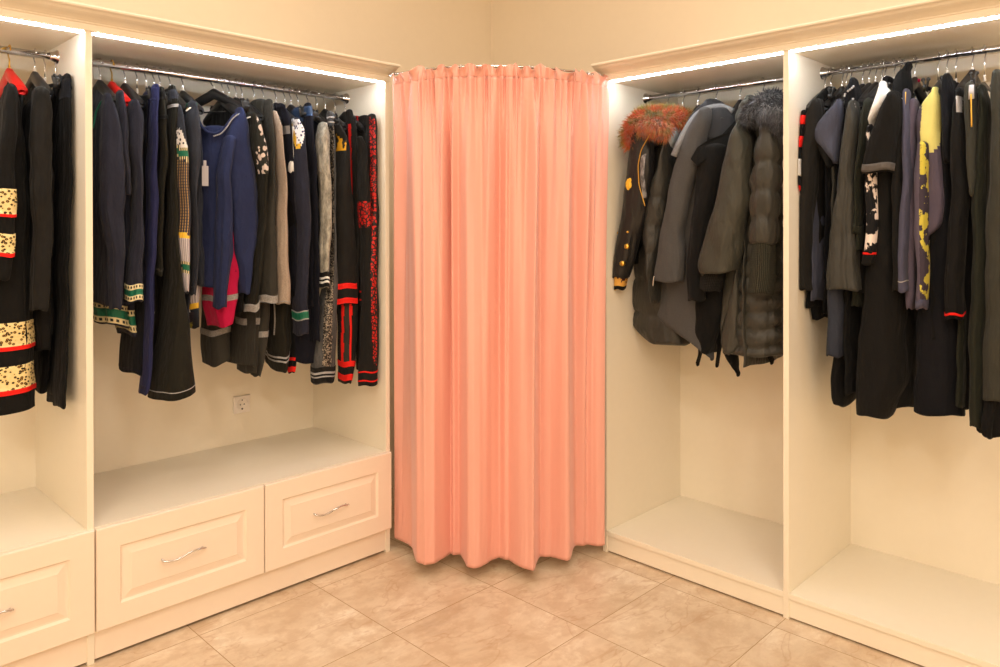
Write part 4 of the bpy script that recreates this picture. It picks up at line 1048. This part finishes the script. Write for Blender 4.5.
garment(R, 'blouse', 'slate blue short sleeved blouse with a wide sleeve opening', 'blouse', 831, 'b', [
    R_(n='sleeve', m='navy_tee', off=.12, rows=[(103, 835, 843), (109, 829, 844), (117, 822, 844), (127, 815, 843), (135, 814, 842), (143, 819, 841), (151, 825, 840), (160, 832, 839)], fold=.03, hx=.035, bottom='round'),
    R_(n='under_sleeve', m='black_cloth', off=.135, hx=.04, rows=[(134, 815, 830), (145, 817, 834), (155, 821, 835), (167, 826, 835)], fold=.05),  # black tube paints the shade inside the sleeve opening
    R_(n='body', m='black_cloth', off=.24, hx=.08, rows=[(100, 836, 850), (160, 826, 846), (290, 824, 842), (312, 822, 838)], fold=.08)],
    None, hlabel='second hanger from the divider in the right edge bay')
garment(R, 'shirt', 'black shirt with rhinestones on its bunched collar', 'shirt', 842, 'b', [
    R_(n='collar', m='ink', off=.17, hx=.06, rows=[(83, 850, 860), (90, 847, 863), (100, 845, 862), (112, 846, 860)], fold=.14, bottom='round'),
    R_(n='body', m='ink', off=.22, hx=.07, rows=[(96, 843, 852), (120, 838, 852), (290, 832, 846)], fold=.08)],
    None, hlabel='hanger above the rhinestone collar',
    extra=lambda g, s: (lambda m: m.build('rhinestones', 'silver_cloth', g))(functools_balls(s, [(848, 91), (850, 89.5), (852, 88), (853.5, 86.5), (845, 94), (844.5, 96), (853, 99), (855, 107), (854, 104)])))
garment(R, 'skirt', 'slate navy printed panel hanging below the charcoal blouse', 'skirt', 846, 'c', [
    R_(n='panel', m='navy_print', off=.16, hx=.05, rows=[(240, 836, 852), (290, 829, 847), (355, 826, 845)], fold=.04),
    R_(n='waist', m='navy_print', off=.20, hx=.06, rows=[(110, 842, 852), (240, 836, 850)], fold=.05)], hlabel='clip hanger behind the rhinestone collar')
garment(R, 'blouse', 'sheer charcoal blouse with pressed pleats', 'blouse', 850.5, 'b', [
    R_(n='front', m='sheer_charcoal', off=.13, hx=.06, rows=[(106, 849, 862), (116, 846, 864), (140, 843, 862), (180, 838, 858), (230, 831, 859), (289, 827, 862)], fold=.10, kf=(5, 9, 14), K=90)],
    dict(z1=1.3), hlabel='hanger above the sheer charcoal blouse')
garment(R, 'dress', 'long black dress reaching below the slate navy panel', 'dress', 862.5, 'b', [
    R_(n='skirt', m='black_cloth', off=.25, hx=.10, rows=[(106, 852, 868), (200, 846, 866), (300, 838, 862), (396, 832, 856), (401, 834, 855)], fold=.08, hem=.01)],
    None, hlabel='hanger right of the sheer charcoal blouse')
garment(R, 'shirt', 'dark green shirt with a rolled sleeve', 'shirt', 869, 'b', [
    R_(n='sleeve', m='dark_green', off=.13, hx=.05, rows=[(104, 863, 874), (115, 860, 873), (140, 858, 871), (200, 854, 864), (233, 853, 863)], fold=.07, bands=[('rolled_cuff', 'dark_green', 225, 233, .003)]),
    R_(n='under_sleeve', m='dark_green', off=.13, hx=.03, rows=[(228, 855, 862), (250, 856, 861)], fold=.05)],
    dict(z1=1.2), hlabel='hanger above the dark green shirt')
garment(R, 'sweater', 'white and black animal print sweater with a red line at the cuff', 'sweater', 875.5, 'b', [
    R_(n='shoulder', m='white_cloth', off=.15, hx=.05, rows=[(87, 878, 888), (94, 876, 892), (105, 872, 888), (118, 868, 880), (130, 868, 874)], fold=.04, bottom='round', lab='white shoulder'),
    R_(n='sleeve', m='cat_print', off=.13, hx=.05, rows=[(130, 867, 878), (185, 866, 881), (220, 866, 881), (252, 865, 880)], fold=.05, bands=[]),
    R_(n='cuff', m='black_knit', off=.13, hx=.045, rows=[(251, 864, 880), (264, 862, 878)], fold=.03, bands=[('red_line', 'red', 252.3, 254.5, .0015)])],
    dict(z1=1.25, m='black_knit'), hlabel='hanger above the white shoulder of the printed sweater')
garment(R, 'hooded_top', 'black hooded top whose pointed hood stands up to the rail', 'top', 885, 'b', [
    R_(n='hood', m='black_cloth', off=.20, hx=.05, rows=[(66, 908, 911.5), (70, 901, 912), (78, 895, 913), (90, 893, 914), (104, 894, 912)], fold=.06, bottom='round'),
    R_(n='body', m='ink', off=.28, hx=.09, rows=[(82, 884, 898), (100, 882, 902), (290, 876, 896)], fold=.08)],
    None, hlabel='hanger behind the standing black hood')
garment(R, 'dress', 'long black dress with short sleeves edged in grey', 'dress', 882, 'b', [
    R_(n='sleeve', m='black_knit', off=.10, hx=.055, rows=[(97, 886, 902), (105, 880, 903), (120, 875, 902), (145, 868, 899), (165, 863, 896), (173, 862, 895)], fold=.04, bands=[('sleeve_edge', 'grey_band', 163.5, 171, .0015)]),
    R_(n='skirt', m='black_knit', off=.20, hx=.09, rows=[(110, 882, 905), (200, 875, 905), (264, 866, 905), (330, 862, 907), (380, 858, 909), (413, 857, 893)], fold=.06, hem=0, K=72),
    R_(n='skirt', m='black_knit', off=.28, hx=.08, rows=[(200, 890, 908), (330, 888, 918), (404, 888, 918)], fold=.08)],
    None, hlabel='hanger left of the standing black hood')
garment(R, 'sweater', 'black sweater with a white shoulder insert', 'sweater', 894, 'b', [
    R_(n='sleeve', m='black_knit', off=.13, hx=.04, rows=[(99, 899, 905), (108, 896, 906), (130, 894, 906), (200, 893, 905), (290, 892, 904)], fold=.06,
       reg=[('white_cloth', [(894, 98), (906, 98), (904, 117), (893, 117)])])],
    dict(z1=1.25), hlabel='hanger under the standing black hood')
garment(R, 'sweatpants', 'mauve blue sweatpants with a pale piped seam', 'trousers', 900, 'c', [
    R_(n='leg', m='mauve_blue', off=.13, hx=.04, rows=[(93, 904, 912), (120, 903, 913), (200, 901, 913), (270, 897, 911), (291, 897, 911)], fold=.05, bands=[('cuff_seam', 'silver_cloth', 280.5, 281.6, .001)])], drop=.085,
    hlabel='clip hanger above the mauve blue sweatpants',
    extra=lambda g, s: wire(s, 'piping', 'gold_metal', [(905.5, 92, .10), (905, 110, .095), (904, 140, .095), (903.5, 170, .095)], .0022, g))
garment(R, 'sweater', 'mauve sweater with a yellow shoulder and yellow blotched stripe', 'sweater', 914.7, 'b', [
    R_(n='body', m='mauve', off=.17, hx=.05, rows=[(93, 931, 941), (100, 924, 943), (115, 918, 944), (145, 918, 944), (170, 918, 947), (200, 917, 949), (226, 917, 947), (236, 918, 934)], fold=.04, bottom='round', K=120,
       reg=[('lemon', [(921, 88), (943, 86), (945, 140), (941, 143), (936, 149), (930, 154), (921, 152), (920, 130), (922, 110)])]),
    R_(n='sleeve', m='mauve', off=.12, hx=.035, rows=[(146, 916, 928), (160, 915, 929), (200, 915, 930), (260, 916, 929), (308, 916, 928)], fold=.04, K=120,
       reg=[('yellow_print', [(920, 140), (931, 140), (931, 150), (929.5, 300), (920, 300), (919, 200), (920, 150)])], bands=[('cuff', 'mauve_blue', 300, 308, .001)]),
    R_(n='sleeve', m='mauve', off=.16, hx=.04, rows=[(104, 908, 918), (150, 908, 919), (300, 906, 919), (308, 908, 917)], fold=.06)],
    None, hlabel='hanger with a pink size marker above the mauve sweater',
    extra=lambda g, s: MB().tube(world(s, [(918.6, 79, ROFF), (918.6, 82, ROFF)]), .006, 12).build('size_marker', 'crimson', g))
garment(R, 'dress', 'long ink blue dress clipped high behind the yellow shoulder', 'dress', 938, 'c', [
    R_(n='bodice', m='ink', off=.17, hx=.05, rows=[(80, 942, 953), (95, 941, 957), (120, 942, 958), (160, 944, 957)], fold=.05, bottom='round'),
    R_(n='skirt', m='ink', off=.22, hx=.08, rows=[(100, 943, 958), (200, 940, 958), (300, 919, 961), (412, 917, 966)], fold=.08, K=80, hem=-.004)], drop=.085,
    hlabel='clip hanger above the ink blue dress')
garment(R, 'sweater', 'black sweater with a grey shoulder insert and a red line at the cuff', 'sweater', 947, 'b', [
    R_(n='sleeve', m='black_cloth', off=.13, hx=.045, rows=[(94, 957, 964), (105, 954, 966), (140, 951, 968), (200, 950, 969), (300, 945, 964), (318, 944, 963)], fold=.06,
       reg=[('silver_cloth', [(956, 97), (963, 97), (962, 112), (956, 112)])], bands=[('red_line', 'red', 313, 315.6, .002)])],
    dict(z1=1.1), hlabel='hanger with the grey inset black sweater')
garment(R, 'jacket', 'charcoal top with a gold zip, hanging left of the plain black dress', 'top', 956, 'c', [
    R_(n='front', m='dress_grey', off=.13, hx=.045, rows=[(88, 966, 977), (110, 965, 979), (150, 966, 979), (185, 967, 978), (193, 969, 976)], fold=.04, bottom='round')],
    dict(z1=1.1, m='black_cloth', n='body'), hlabel='clip hanger above the gold zip', drop=.085,
    extra=lambda g, s: (wire(s, 'zip', 'gold_metal', [(971, 94, .085), (971.3, 110, .082), (971.6, 127, .082)], .003, g, n=14),
                        MB().tube(world(s, [(971, 85, .09), (971.4, 99, .085)]), .009, 8, flat=(1, .2)).build('swing_tag', 'tag_paper', g)))
garment(R, 'dress', 'plain black dress reaching lowest but one at the right edge', 'dress', 972.4, 'b', [
    R_(n='skirt', m='dark_green', off=.16, hx=.06, rows=[(91, 978, 988), (105, 978, 991), (200, 973, 990), (300, 971, 989), (424, 969, 985)], fold=.08),
    R_(n='back', m='black_cloth', off=.27, hx=.08, rows=[(98, 968, 984), (200, 962, 984), (405, 962, 980)], fold=.08)],
    None, hlabel='hanger above the plain black dress')
garment(R, 'dress', 'dark grey dress at the right frame edge with a gathered black hem', 'dress', 984.6, 'c', [
    R_(n='skirt', m='dress_grey', off=.14, hx=.06, rows=[(76, 993, 1006), (100, 992, 1008), (200, 988, 1010), (300, 985, 1012), (399, 984, 1014)], fold=.05),
    R_(n='gathered_hem', m='black_cloth', off=.17, hx=.07, rows=[(395, 981, 1010), (415, 980, 1008), (432, 982, 1006)], fold=.22, bottom='round', kf=(5, 9, 13))], drop=.085,
    hlabel='rightmost clip hanger at the frame edge')
